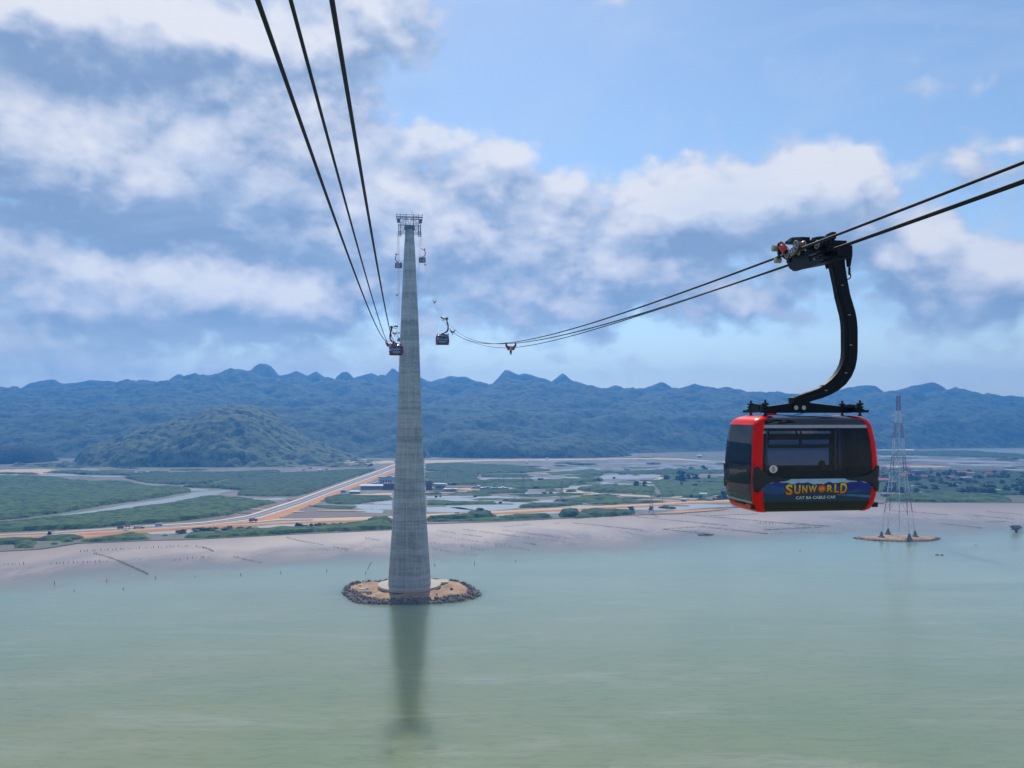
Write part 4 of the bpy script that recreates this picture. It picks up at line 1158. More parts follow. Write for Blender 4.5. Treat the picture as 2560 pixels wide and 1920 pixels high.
z1 = lambda x, y, w=0: uv(1780 + x / 3.77, 560 + y / 3.77, w)
z2 = lambda x, y, w=0: uv(1780 + x / 4.809, 960 + y / 4.809, w)
z8 = lambda x, y, w=0: uv(1920 + x / 10.05, 570 + y / 10.05, w)
UC, WC = -.27, -.05                           # centre of the cabin against the rope lane
WF = WC - 1.05
KT = [385, 400, 430, 490, 700, 950, 1200, 1350, 1450, 1520, 1540]
KU = [1.36, 1.53, 1.64, 1.715, 1.785, 1.82, 1.825, 1.795, 1.75, 1.69, 1.60]
KW = [.62, .76, .85, .93, 1.01, 1.05, 1.05, 1.02, .97, .90, .82]
RC = .19
VT = lambda T: z2(1230, T, WF)[1]            # height of a close-up row on the front face


def cab(s, T, off=0.0):
    """point on the cabin's skin: s = 0-1 front, 1-2 corner, 2-3 side, 3-4 corner, 4-5 rear, 5-6 corner, 6-7 side, 7-8 corner"""
    U, Wd = np.interp(T, KT, KU) + off, np.interp(T, KT, KW) + off
    r = RC + off
    a, b_ = U - r, Wd - r
    s = s % 8; k = int(s); q = s - k
    if k == 0: p = (-a + 2 * a * q, -Wd)
    elif k == 2: p = (U, -b_ + 2 * b_ * q)
    elif k == 4: p = (a - 2 * a * q, Wd)
    elif k == 6: p = (-U, b_ - 2 * b_ * q)
    else:
        c, a0 = {1: ((a, -b_), -90), 3: ((a, b_), 0), 5: ((-a, b_), 90), 7: ((-a, -b_), 180)}[k]
        an = math.radians(a0 + 90 * q)
        p = (c[0] + r * math.cos(an), c[1] + r * math.sin(an))
    return (p[0] + UC, p[1] + WC, VT(T) + (off if T <= 386 else -off if T >= 1539 else 0))


def srange(a, b_, flat_n=6, arc_n=5):
    out = []; x = a
    while x < b_ - 1e-9:
        k = math.floor(x + 1e-9); e = min(k + 1, b_); n = flat_n if k % 2 == 0 else arc_n
        n = max(1, round(n * (e - x)))
        out += [x + (e - x) * i / n for i in range(n)]; x = e
    return out + [b_]


def trange(a, b_, st=22):
    n = max(1, int(round((b_ - a) / st))); return [a + (b_ - a) * i / n for i in range(n + 1)]


def skin(b, sl_, tl, off=0.0, th=.03, mi=0):
    """closed piece of skin with thickness"""
    A = [[cab(s, T, off) for s in sl_] for T in tl]; B = [[cab(s, T, off - th) for s in sl_] for T in tl]
    m, n = len(sl_), len(tl)
    vs = [p for r_ in A for p in r_] + [p for r_ in B for p in r_]; o = m * n
    fs = [(i * m + j, i * m + j + 1, (i + 1) * m + j + 1, (i + 1) * m + j) for i in range(n - 1) for j in range(m - 1)]
    fs += [tuple(o + q for q in reversed(f)) for f in fs]
    for i in range(n - 1):
        fs += [(i * m, (i + 1) * m, o + (i + 1) * m, o + i * m), (i * m + m - 1, o + i * m + m - 1, o + (i + 1) * m + m - 1, (i + 1) * m + m - 1)]
    for j in range(m - 1):
        fs += [(j, o + j, o + j + 1, j + 1), ((n - 1) * m + j, (n - 1) * m + j + 1, o + (n - 1) * m + j + 1, o + (n - 1) * m + j)]
    b.add(vs, fs, mi)
    return b


def s_front(zx):                             # perimeter parameter of a close-up column on the front face
    u_ = z2(zx, 1000, WF)[0] - UC
    return (u_ + 1.63) / 3.26


base = lane(LANE_R, T0, HC + VE)
gon = thing('gondola', 'big red and black cable car cabin in front with number 8 and sunworld panel', 'cable car', tuple(base), -ANG, 'cable car cabins')
T_TOP, T_BOT = 385, 1540
# roof and floor
b = MB(); skin(b, srange(0, 1), trange(385, 492, 12)); skin(b, srange(4, 5), trange(385, 492, 12))
ring = [cab(s, 385, 0) for s in srange(0, 8)[:-1]]
b.add(ring + [(p[0], p[1], p[2] - .05) for p in ring], [tuple(range(len(ring))), tuple(range(2 * len(ring) - 1, len(ring) - 1, -1))])
b.build('roof', M['navy'], gon, smooth=40)
b = MB(); ring = [cab(s, 1540, 0) for s in srange(0, 8)[:-1]]; n_ = len(ring)
b.add(ring + [(p[0], p[1], p[2] + .12) for p in ring], [tuple(range(n_)), tuple(range(2 * n_ - 1, n_ - 1, -1))] + [(i, (i + 1) % n_, n_ + (i + 1) % n_, n_ + i) for i in range(n_)])
b.build('floor', M['blackplastic'], gon)
for a_ in (0, 4):
    b = MB(); skin(b, srange(a_, a_ + 1), trange(1415, 1540), -.004); b.build('lower_panel', M['blackplastic'], gon, smooth=40)
# red frames round both sides
for a_ in (1, 5):
    d0, d1 = (.88, 2.40) if a_ == 1 else (.60, 2.12)   # where the door glass meets the corner pillars
    b = MB()
    skin(b, srange(a_ - .012, a_ + d0), trange(385, 1540), .012, .07)
    skin(b, srange(a_ + d1, a_ + 3.012), trange(385, 1540), .012, .07)
    skin(b, srange(a_ + d0, a_ + d1), trange(385, 492, 14), .012, .07)
    skin(b, srange(a_ + d0, a_ + d1), trange(1462, 1540, 14), .012, .07)
    fr_ = b.build('frame', M['red'], gon, smooth=40)
    b = MB()
    for q0, q1 in ((-.05, d0), (d1, 3.05)): skin(b, srange(a_ + q0, a_ + q1), trange(385, 1540), -.062, .015)
    b.build('lining', M['interior'], gon, smooth=40)
    b = MB(); skin(b, srange(a_ + d0, a_ + d1), trange(492, 1412), .010, .015)
    dr = b.build('side_door', M['sideglass'], gon, smooth=40)
    b = MB(); skin(b, srange(a_ + d0, a_ + d1), trange(1412, 1440, 14), .035, .06); b.build('sill', M['steel'], dr, smooth=40)
    b = MB(); skin(b, srange(a_ + d0, a_ + d1), trange(1440, 1462, 14), .0, .05)
    for q in (d0 + .01, 1.495, d1 - .03): skin(b, srange(a_ + q, a_ + q + .02), trange(492, 1440), -.012, .03)
    skin(b, srange(a_ + d0, a_ + d1), trange(492, 520, 14), -.012, .03)
    b.build('door_frame', M['blackplastic'], dr, smooth=40)
    b = MB(); skin(b, srange(a_ + 1.3, a_ + 1.7), trange(1455, 1475, 10), .05, .05); b.build('handle', M['blackplastic'], dr)
for k_, a_ in enumerate((0, 4)):
    b = MB(); skin(b, srange(a_ + .012, a_ + .988), trange(530, 1140), 0, .012)
    wn = b.build('window', M['glass'], gon, smooth=40)
    b = MB(); skin(b, srange(a_ + .012, a_ + .988), trange(492, 530, 19), .004, .03)
    b.build('gutter', M['steel'], wn, smooth=40)
    # opaque printed border of the glazing with its openings
    b = MB()
    skin(b, srange(a_ + .012, a_ + .03), trange(530, 1140), -.014, .02); skin(b, srange(a_ + .97, a_ + .988), trange(530, 1140), -.014, .02)
    skin(b, srange(a_ + .012, a_ + .988), trange(1035, 1140), -.014, .02)
    skin(b, srange(a_ + .012, a_ + .988), trange(527, 540, 8), -.014, .02)
    if k_ == 0: skin(b, srange(a_ + .735, a_ + .742), trange(690, 1060), -.014, .02)
    b.build('window_border', M['blackplastic'], wn, smooth=40)
    for x0, x1 in ((618, 664), (690, 1005), (1030, 1060), (1080, 1430)):
        b = MB(); q0, q1 = a_ + (x0 - 612) / 1300.0, a_ + (x1 - 612) / 1300.0
        A_ = [cab(q0, 553, -.012), cab(q1, 553, -.012), cab(q1, 597, .035), cab(q0, 597, .035)]
        b.add(A_ + [(p[0], p[1] + (.012 if a_ == 0 else -.012), p[2]) for p in A_], [(0, 1, 2, 3), (7, 6, 5, 4), (0, 4, 5, 1), (2, 6, 7, 3), (1, 5, 6, 2), (0, 3, 7, 4)])
        b.build('vent_pane', M['vent'], wn)
# rear bulkhead: dark with vent slots, a big pane and a narrow pane
bars = [(585, 1895, 500, 553), (585, 1895, 600, 665), (585, 1895, 728, 765), (585, 1895, 1035, 1150)]
cols = [(553, 600, [(585, 608), (668, 690), (1008, 1030), (1062, 1080), (1432, 1692), (1752, 1895)]), (665, 728, [(585, 615), (657, 680), (1047, 1070), (1437, 1692), (1752, 1895)]), (765, 1035, [(585, 628), (1437, 1695), (1757, 1895)])]
b = MB(); WB = WC + .84


def zrect(x0, x1, y0, y1):
    (ua, va), (ub, vb) = z2(x0, y0, WB), z2(x1, y1, WB)
    ua, ub = (min(max(q, UC - 1.66), UC + 1.66) for q in (ua, ub))
    if ub - ua < .005: return
    b.box(((ua + ub) / 2, WB, (va + vb) / 2), (abs(ub - ua), .05, abs(va - vb)))


for x0, x1, y0, y1 in bars: zrect(x0, x1, y0, y1)
for y0, y1, cs in cols:
    for x0, x1 in cs: zrect(x0, x1, y0, y1)
b.build('rear_bulkhead', M['interior'], gon)
b = MB()
for u0, u1, w_ in ((-1.45, 1.45, -.6), (-1.45, 1.45, .6)):
    v0 = VT(1400)
    b.box((UC, WC + w_, v0 + .18), (2.9, .42, .08)); b.box((UC, WC + w_ * 1.22, v0 + .45), (2.9, .06, .5))
b.build('bench', M['seat'], gon)
b = MB(); b.box((UC, WC, VT(1395) - .06), (3.3, 1.7, .05)); b.build('cabin_floor', M['interior'], gon)
b = MB(); b.lathe([(.10, -.02), (.10, .02), (.075, .03), (.075, .0), (.01, .0)], 24, (*[0] * 3,), 'y')
o = b.build('speaker', M['blackplastic'], gon, smooth=40); u_, v_ = z2(1320, 960, WC - .98); o.location = (u_, WC - .98, v_)
b = MB(); b.tube([(UC + .72, WC - .7, VT(560)), (UC + .72, WC - .7, VT(1390))], .02, 8); b.tube([(UC - .72, WC + .5, VT(560)), (UC - .72, WC + .5, VT(1390))], .02, 8)
b.build('grab_pole', M['steel'], gon)

# black corner wings
WING = [(985, 566, 582), (992, 556, 590), (1010, 545, 604), (1040, 539, 623), (1080, 537, 672), (1095, 537, 705), (1107, 537, 745), (1118, 537, 840), (1128, 537, 915), (1140, 537, 938), (1152, 537, 932), (1164, 537, 880), (1175, 537, 745), (1200, 537, 655), (1240, 538, 624), (1275, 540, 604), (1292, 548, 594), (1300, 562, 584)]
for a_, sgn in ((0, 1), (0, -1), (4, 1), (4, -1)):
    b = MB(); A, Bk = [], []
    for T, x0, x1 in WING:
        ra, rb = [], []
        for q in np.linspace(0, 1, 14):
            zx = x0 + (x1 - x0) * q
            s_ = (zx - 612) / (1912 - 612.) if zx >= 612 else -(612 - zx) / 105.0
            s_ = s_ if s_ >= 0 else max(-1.35, s_)
            s_ = s_ if sgn > 0 else 1 - s_
            edge = min(q, 1 - q) * 6
            ra.append(cab(a_ + s_, T, .028 + .035 * min(1, edge))); rb.append(cab(a_ + s_, T, -.004))
        A.append(ra); Bk.append(rb)
    m_ = 14; n_ = len(WING); vs = [p for r_ in A for p in r_] + [p for r_ in Bk for p in r_]; o_ = m_ * n_
    fs = [(i * m_ + j, i * m_ + j + 1, (i + 1) * m_ + j + 1, (i + 1) * m_ + j) for i in range(n_ - 1) for j in range(m_ - 1)]
    fs += [tuple(o_ + q for q in reversed(f)) for f in fs]
    for i in range(n_ - 1): fs += [(i * m_, (i + 1) * m_, o_ + (i + 1) * m_, o_ + i * m_), (i * m_ + m_ - 1, o_ + i * m_ + m_ - 1, o_ + (i + 1) * m_ + m_ - 1, (i + 1) * m_ + m_ - 1)]
    for j in range(m_ - 1): fs += [(j, o_ + j, o_ + j + 1, j + 1), ((n_ - 1) * m_ + j, (n_ - 1) * m_ + j + 1, o_ + (n_ - 1) * m_ + j + 1, o_ + (n_ - 1) * m_ + j)]
    b.add(vs, fs); b.build('corner_trim', M['blackplastic'], gon, smooth=50)
b = MB(); u_, v_ = z2(1965, 1450, WF + .3); b.box((u_ - .02, WC - .6, v_), (.16, .35, .13)); b.build('bumper', M['rubber'], gon)
b = MB(); u_, v_ = z2(470, 1480, WF + .25); b.box((u_ + .05, WC - .80, v_), (.08, .12, .12)); b.build('bumper', M['rubber'], gon)

# advert panel with its printed mountains, and the lettering
AD = ['ad_sky', 'ad_blue', 'ad_mid', 'ad_teal', 'ad_light']


def ad_class(zx, T):
    r1 = 1182 + 10 * math.sin(zx / 47.0) + 7 * math.sin(zx / 19.0 + 1) + 22 * max(0, math.cos((zx - 1300) / 420.0)) - 12 - (28 if 700 < zx < 860 else 0) * 0
    r1 = min(r1, 1230 - 0.5 * abs(zx - 1250) * 0)
    r2 = 1225 + 14 * math.sin(zx / 80.0 + 2) + 8 * math.sin(zx / 31.0)
    r3 = 1300 + 20 * math.sin(zx / 120.0 + 1) + 6 * math.sin(zx / 37.0)
    if T < r1: return 0
    if T < r2 + (60 if zx > 1600 else 0): return 1 if not (zx < 700 and T < 1215) else 2
    if 1340 + (zx - 1500) * .09 > T > 1322 + (zx - 1500) * .05 and zx > 1500: return 4
    if T > r3: return 3
    return 2


for a_ in (0, 4):
    b = MB(); sl_ = srange(a_ + .008, a_ + .992, 130); tl = trange(1140, 1416, 6)
    A = [[cab(s, T, .006) for s in sl_] for T in tl]; m_ = len(sl_); o_ = len(b.v)
    b.v += [p for r_ in A for p in r_]
    for i in range(len(tl) - 1):
        for j in range(m_ - 1):
            b.f.append((i * m_ + j, i * m_ + j + 1, (i + 1) * m_ + j + 1, (i + 1) * m_ + j))
            b.mi.append(ad_class(612 + (sl_[j] - a_) * 1300, tl[i]))
    skin(b, srange(a_ + .006, a_ + .994), trange(1138, 1418), .003, .04, 3)
    pn = b.build('advert_panel', [M[q] for q in AD], gon)

    def decal(verts2, faces, name, m, off):
        """flat print given in close-up columns and rows, laid on the panel"""
        vs = [cab(a_ + (x - 612) / 1300.0, y, off) for x, y in verts2]
        return MB().add(vs, faces).build(name, m, pn, recalc=False)

    def glyphs(txt, x0, x1, y0, y1, name, m, off, fat=0.0, skew=None):
        cu = bpy.data.curves.new('t', 'FONT'); cu.body = txt; cu.offset = fat; cu.resolution_u = 3
        ob = bpy.data.objects.new('t', cu); COL.objects.link(ob)
        dg = bpy.context.evaluated_depsgraph_get()
        me = bpy.data.meshes.new_from_object(ob.evaluated_get(dg))
        vs = [v.co.copy() for v in me.vertices]; fs = [tuple(p.vertices) for p in me.polygons]
        bpy.data.objects.remove(ob); bpy.data.curves.remove(cu); bpy.data.meshes.remove(me)
        xa, xb = min(v.x for v in vs), max(v.x for v in vs); ya, yb = min(v.y for v in vs), max(v.y for v in vs)
        P2 = []
        for v in vs:
            fx, fy = (v.x - xa) / (xb - xa), (v.y - ya) / (yb - ya)
            top, bot = (y0, y1) if skew is None else (skew(fx)[0], skew(fx)[1])
            P2.append((x0 + (x1 - x0) * fx, bot + (top - bot) * fy))
        return P2, fs

    LET = [('S', 888, 976, 1200, 1335), ('U', 986, 1066, 1206, 1325), ('N', 1077, 1145, 1212, 1316), ('W', 1149, 1255, 1214, 1310), ('R', 1364, 1442, 1212, 1308), ('L', 1450, 1514, 1203, 1314), ('D', 1520, 1606, 1190, 1325)]
    body2, bf, out2, of = [], [], [], []
    for ch, x0, x1, y0, y1 in LET:
        p2, fs = glyphs(ch, x0 + 4, x1 - 4, y0 + 4, y1 - 4, '', None, 0, .035)
        body2.append((p2, fs)); p3, f3 = glyphs(ch, x0 - 5, x1 + 6, y0 - 5, y1 + 8, '', None, 0, .085); out2 += p3 and [(p3, f3)]
    b = MB()
    for p2, fs in out2: b.add([cab(a_ + (x - 612) / 1300.0, y, .010) for x, y in p2], fs)
    b.build('lettering_outline', M['brownp'], pn, recalc=False)
    b = MB()
    for p2, fs in body2:
        vs = [cab(a_ + (x - 612) / 1300.0, y, .013) for x, y in p2]; o_ = len(b.v); b.v += vs
        for f in fs:
            ym = sum(p2[i][1] for i in f) / len(f)
            b.f.append(tuple(o_ + i for i in f)); b.mi.append(0)
    gm = bpy.data.materials.get('gold_to_orange_print')
    if gm is None:                           # the print itself runs from yellow to orange
        gm = mat('gold_to_orange_print', (.8, .45, .03), .35); Tn = NT(gm.node_tree)
        ob_ = Tn.n('ShaderNodeTexCoord').outputs['Object']; s_ = Tn.n('ShaderNodeSeparateXYZ'); Tn.put(s_.inputs[0], ob_)
        Tn.put(gm.node_tree.nodes['Principled BSDF'].inputs['Base Color'], Tn.mix(Tn.ss(s_.outputs[2], VT(1320), VT(1205)), (.70, .20, .015, 1), (.90, .60, .05, 1)))
    b.build('lettering', gm, pn, recalc=False)
    disc = lambda cx, cy, r, n=28: [(cx + r * math.cos(2 * math.pi * i / n), cy + r * math.sin(2 * math.pi * i / n)) for i in range(n)]
    decal(disc(1308, 1258, 56), [tuple(range(28))], 'emblem_rim', M['brownp'], .010)
    decal(disc(1308, 1258, 50), [tuple(range(28))], 'emblem', M['redp'], .013)
    decal(disc(1308, 1262, 40), [tuple(range(28))], 'emblem', M['orangep'], .015)
    b = MB()
    for k in range(5):
        x = 1284 + k * 12; h_ = 20 - 3 * abs(k - 2)
        q = [(x - 4, 1275), (x + 4, 1275), (x + 5, 1258 - h_ * .5), (x, 1254 - h_), (x - 5, 1258 - h_ * .5)]
        b.add([cab(a_ + (xx - 612) / 1300.0, yy, .017) for xx, yy in q], [tuple(range(5))])
    b.build('emblem_rays', M['yellow'], pn, recalc=False)
    p2, fs = glyphs('CAT BA CABLE CAR', 1010, 1480, 1347, 1383, '', None, 0, .018, lambda fx: (1349 - 4 * fx, 1385 - 4 * fx))
    decal(p2, fs, 'small_lettering', M['whitep'], .012)
    # round number sticker on the glass
    wns = [o for o in gon.children if o.name.startswith('window')][0 if a_ == 0 else 1]
    pn_keep, pn = pn, wns
    decal(disc(752, 1018, 47), [tuple(range(28))], 'number_sticker', M['whitep'], .006)
    v8, f8 = [], []
    for cy_, r1_, r0_ in ((1003, 15, 7.5), (1032, 18, 9.5)):
        o8 = len(v8); v8 += disc(752, cy_, r1_) + disc(752, cy_, r0_)
        f8 += [(o8 + i, o8 + (i + 1) % 28, o8 + 28 + (i + 1) % 28, o8 + 28 + i) for i in range(28)]
    decal(v8, f8, 'number', M['redp'], .009)
    pn = pn_keep

# suspension frame on the roof
HWc = z2(1050, 300)[0]
vB, vT_ = z2(1050, 347)[1], z2(1050, 262)[1]
b = MB()
L1, R1 = z2(600, 345)[0], z2(1650, 345)[0]
poly = [(L1, vB), (R1, vB), (R1 + .02, z2(1640, 285)[1]), (z2(1450, 262)[0], z2(1450, 262)[1]), (z2(1150, 228)[0], z2(1150, 228)[1]), (z2(950, 228)[0], z2(950, 228)[1]), (z2(640, 272)[0], z2(640, 272)[1]), (L1, z2(600, 300)[1])]
b.prism(poly, -.13, .13, 'y')
for sx, u_ in ((-1, L1 - .12), (1, R1 + .05)):
    for w_ in (-.24, .24): b.bar((u_, w_ * 2.2, vB + .06), (u_ + .0, w_ * .3, vB + .20), .13, .10)
    b.box((u_, 0, vB + .12), (.16, .5, .2)); b.box((u_, 0, vB + .045), (.34, 1.25, .07))
b.build('suspension_frame', M['black'], gon)
vroof = VT(385)
for u_ in (L1 - .12, R1 + .05):
    for w_ in (-.46, .46):
        b = MB(); h0 = vroof - vB
        b.lathe([(.05, h0), (.06, h0 + .02), (.025, h0 + .06), (.03, .0), (.12, .01), (.12, .10), (.06, .105), (.06, .14), (.10, .145), (.10, .185), (.05, .19), (.05, .215), (.095, .22), (.095, .27), (.04, .28), (.02, .36)], 18)
        o = b.build('damper', M['rubber'], gon, smooth=40); o.location = (u_, w_, vB)
for zx in (1002, 1095):
    b = MB(); b.lathe([(.062, -.05), (.062, .02), (.045, .03), (.045, .0), (.012, .0)], 20, (0, 0, 0), 'y')
    u_, v_ = z2(zx, 285, -.15); o = b.build('pin', M['steel'], gon, smooth=40); o.location = (u_, -.15, v_)
b = MB(); u0, v0 = z2(662, 372); u1, _ = z2(762, 372); b.box(((u0 + u1) / 2, 0, vroof + .055), (u1 - u0, .16, .07)); b.box((u0 + .05, 0, vroof + .10), (.02, .02, .1))
b.build('warning_light', M['red'], gon)
b = MB(); b.tube([(u1, 0, vroof + .04), (u1 + .3, -.05, vroof + .02), (u1 + .55, -.1, vroof + .02), (z2(1085, 360)[0], -.12, vroof + .10), (z2(1092, 345)[0], -.14, vB + .05)], .012, 6)
b.build('cable', M['rubber'], gon)
b = MB()
for x0, y0, x1, y1 in ((585, 445, 640, 470), (600, 440, 700, 455), (640, 470, 760, 430), (760, 430, 850, 440), (800, 465, 1010, 450), (900, 432, 1000, 455)):
    s0_, s1_ = (x0 - 612) / 1300.0, (x1 - 612) / 1300.0
    b.bar(cab(max(.01, s0_), y0, .02), cab(s1_, y1, .02), .03, .012)
b.build('roof_dark_bar', M['rubber'], gon)  # thin dark bars across the curved front of the roof
# hanger arm
CL = [(1170, 320, 150), (1176, 400, 148), (1190, 480, 142), (1208, 570, 138), (1228, 680, 140), (1250, 760, 144), (1275, 850, 148), (1288, 930, 150), (1293, 1010, 150), (1293, 1100, 150), (1293, 1200, 148), (1288, 1270, 148), (1272, 1340, 150), (1243, 1405, 152), (1200, 1465, 150), (1140, 1520, 138), (1070, 1565, 122), (1000, 1598, 108), (920, 1625, 100), (850, 1648, 100), (800, 1665, 104)]
pts = [(*z1(x, y), w_ / 3.77 / 82.0 * .84) for x, y, w_ in CL]
b = MB(); rows = []
for i, (u_, v_, w_) in enumerate(pts):
    a0, a1 = pts[max(0, i - 1)], pts[min(len(pts) - 1, i + 1)]
    tx, tz = a1[0] - a0[0], a1[1] - a0[1]; L_ = math.hypot(tx, tz); nx, nz = -tz / L_, tx / L_
    h_ = w_ / 2; e = .025
    D_ = .13; sec = [(-h_ + e, -D_), (h_ - e, -D_), (h_, -D_ + e), (h_, D_ - e), (h_ - e, D_), (-h_ + e, D_), (-h_, D_ - e), (-h_, -D_ + e)]
    rows.append([(u_ + nx * q, w2, v_ + nz * q) for q, w2 in sec])
b.grid([r_ + [r_[0]] for r_ in rows]); b.add(rows[0], [tuple(range(8))]); b.add(rows[-1], [tuple(range(8))])
arm = b.build('hanger_arm', M['black'], gon, smooth=35)
u_, v_ = z2(1050, 240); u2, v2 = z2(955, 165)
b = MB(); b.prism([(z2(948, 165)[0], z2(948, 165)[1]), (z2(1000, 150)[0], z2(1000, 150)[1]), (z2(1150, 225)[0], z2(1150, 225)[1]), (z2(1130, 320)[0], z2(1130, 320)[1]), (z2(965, 320)[0], z2(965, 320)[1]), (z2(955, 250)[0], z2(955, 250)[1])], -.165, .165, 'y')
b.build('arm_foot', M['black'], arm)
b = MB()
ln = [(1212, 560), (1232, 680), (1254, 780), (1282, 880), (1296, 1000), (1298, 1150), (1292, 1270), (1270, 1370), (1215, 1470), (1130, 1545), (1040, 1590), (960, 1615), (880, 1638), (845, 1655)]
b.tube([(z1(x, y, -.14)[0], -.142, z1(x, y, -.14)[1]) for x, y in ln], .011, 6)
b.build('cable', M['rubber'], arm)
b = MB()
for x, y in ((1227, 577), (1294, 857), (1308, 1141), (1262, 1404), (1075, 1568)):
    u_, v_ = z1(x, y, -.15); b.box((u_, -.152, v_), (.075, .02, .018))
b.build('cable_clip', M['steel'], arm)
b = MB(); hl = [(2030, 640), (2038, 760), (2030, 860), (2020, 920), (2020, 1000), (2040, 1100), (2065, 1180), (2070, 1230), (2040, 1275), (1975, 1300)]
b.tube([(z8(x, y)[0], -.02, z8(x, y)[1]) for x, y in hl], .018, 6)
hl = [(2070, 630), (2085, 690), (2075, 770), (2045, 820)]
b.tube([(z8(x, y)[0], -.06, z8(x, y)[1]) for x, y in hl], .012, 6)
u_, v_ = z8(2035, 1080); b.lathe([(.025, -.12), (.035, -.08), (.035, .08), (.025, .12)], 8, (u_, -.02, v_))
b.build('hose', M['rubber'], arm)
# head of the arm with its arched plate
b = MB()
for w_ in (-.2, .2):
    P_ = [z8(x, y) for x, y in ((1470, 770), (1600, 700), (1610, 520), (2000, 480), (2010, 640), (1985, 860), (1960, 1000), (1900, 1010), (1880, 830), (1820, 805), (1760, 760), (1700, 745), (1655, 770), (1650, 830), (1640, 960), (1570, 1000), (1530, 880))]
    b.prism(P_, w_ - .04, w_ + .04, 'y')
b.box(((z8(1620, 500)[0] + z8(2000, 500)[0]) / 2, 0, z8(1800, 500)[1] - .02), (z8(2000, 500)[0] - z8(1620, 500)[0], .5, .10))
b.build('arm_head', M['black'], arm)

# ---- carriage running on the track ropes (its own tilt follows the rope)
CW = -.45                                    # middle of the carriage along the rope
cz = Vector((0, CW, 0))


def cwv(x, y, u_=-RS):
    """along-rope and height coordinates of a close-up place on the plane u = u_"""
    px, py = 1920 + x / 10.05, 570 + y / 10.05
    r = (px - 1280) / F; l = LANE_R + u_
    t = l * (CA + r * SA) / (r * CA - SA)
    Zd = -l * SA + t * CA
    return t - T0, (YH - py) / F * Zd - VE


car = MB()
UN, UF = -RS + .13, RS + .10                 # near wall (behind the near rope) and far wall (behind the far rope)
near_w = [cwv(x, y, UN) for x, y in ((470, 850), (500, 800), (640, 700), (760, 560), (890, 545), (940, 610), (1030, 720), (1060, 835), (1230, 790), (1345, 800), (1320, 885), (1120, 960), (900, 1025), (700, 1088), (590, 1045), (545, 1010), (505, 900))]
car.prism(near_w, UN - .02, UN + .02, 'x')
far_w = [cwv(x, y, UF) for x, y in ((930, 640), (1080, 600), (1250, 545), (1330, 480), (1500, 440), (1740, 500), (1760, 640), (1700, 720), (1450, 790), (1060, 850), (960, 780))]
car.prism(far_w, UF - .02, UF + .02, 'x')
for q in np.linspace(0, 1, 8):               # ribbed floor of the trough, falling to the near side
    a0 = Vector((UN, *cwv(640 + 640 * q, 1060 - 190 * q, UN))); a1 = Vector((UF, a0.y + .05, a0.z + .20))
    car.bar(a0, a1, .11, .05)
p0, p1 = Vector((UN, *cwv(600, 1040, UN))), Vector((UN, *cwv(1300, 880, UN)))
car.add([p0 + Vector((0, 0, .05)), p1 + Vector((0, 0, .05)), p1 + Vector((UF - UN, 0, .27)), p0 + Vector((UF - UN, 0, .27))], [(0, 1, 2, 3)])
wa, wb = cwv(700, 700, 0)[0], cwv(1500, 500, 0)[0]
car.box((0, (wa + wb) / 2, -.02), (.16, abs(wa - wb), .14)); car.box((.30, wb + .1, .04), (.5, .22, .16)); car.box((.50, -.1, .02), (.42, .26, .18))
body = car.build('carriage', M['black'], gon)


def cpart(b_, name, m, smooth=40):
    o = b_.build(name, m, body, smooth=smooth); return o


for u0, u1, pl_, cov in ((-.34, -.10, -.34, ((425, 400), (425, 350), (500, 300), (560, 250), (640, 232), (850, 222), (858, 350), (880, 380), (935, 545), (885, 550), (845, 350), (700, 345), (600, 380), (520, 420), (470, 410))),
                         (-.05, .22, -.05, ((945, 545), (960, 420), (1000, 345), (1080, 300), (1110, 245), (1200, 225), (1330, 205), (1445, 205), (1450, 330), (1460, 440), (1560, 470), (1560, 560), (1300, 560), (1255, 470), (1240, 360), (1060, 405), (1085, 480), (1030, 550)))):
    b = MB(); b.prism([cwv(x, y, pl_) for x, y in cov], u0, u1, 'x'); o = b.build('roller_cover', M['black'], body)
    b = MB(); b.prism([cwv(x, y, pl_ - .012) for x, y in ([(500, 310), (560, 262), (590, 262), (585, 330), (500, 370)] if u0 < -.2 else [(1085, 310), (1120, 255), (1180, 240), (1175, 300), (1080, 340)])], u0 - .012, u0 - .002, 'x'); b.build('cover_plate', M['galv'], body)
for u_, x, y, r_, m_ in ((-RS + .03, 790, 455, .135, 'brown'), (RS - .02, 1650, 448, .125, 'brown'), (-RS + .02, 570, 640, .115, 'rubber'), (-.1, 1330, 420, .10, 'rubber'), (-RS + .03, 700, 600, .10, 'steel')):
    w_, v_ = cwv(x, y, u_)
    b = MB(); b.lathe([(r_, -.10), (r_ + .005, -.085), (r_ - .02, -.06), (r_ - .02, .06), (r_ + .005, .085), (r_, .10)], 24, (0, 0, 0), 'x')
    o = cpart(b, 'roller', M[m_]); o.location = (u_, w_, v_)
    for q in (-.115, .115):
        b = MB(); b.tube([(q, (r_ + .01) * math.cos(a), (r_ + .01) * math.sin(a)) for a in np.linspace(0, 2 * math.pi, 25)], .016, 6, cap=False)
        b.lathe([(.02, -.02), (.045, -.02), (.045, .02), (.02, .02)], 12, (q, 0, 0), 'x')
        for k in range(5):
            a = k * 2 * math.pi / 5; b.bar((q, 0, 0), (q, r_ * math.cos(a), r_ * math.sin(a)), .03, .02)
        o = cpart(b, 'flange', M['steel']); o.location = (u_, w_, v_)
w_, v_ = cwv(395, 530)
b = MB()
ax0, ax1 = Vector((-RS - .10, *cwv(335, 445, -RS - .10))), Vector((-RS - .10, *cwv(465, 610, -RS - .10)))
dirv = ax1 - ax0; N_ = 7
ex = dirv.normalized(); ey = ex.orthogonal().normalized(); ezv = ex.cross(ey)
hp = []
for i in range(N_ * 14 + 1):
    a = 2 * math.pi * i / 14; hp.append(ax0 + dirv * (i / (N_ * 14)) + (ey * math.cos(a) + ezv * math.sin(a)) * .088)
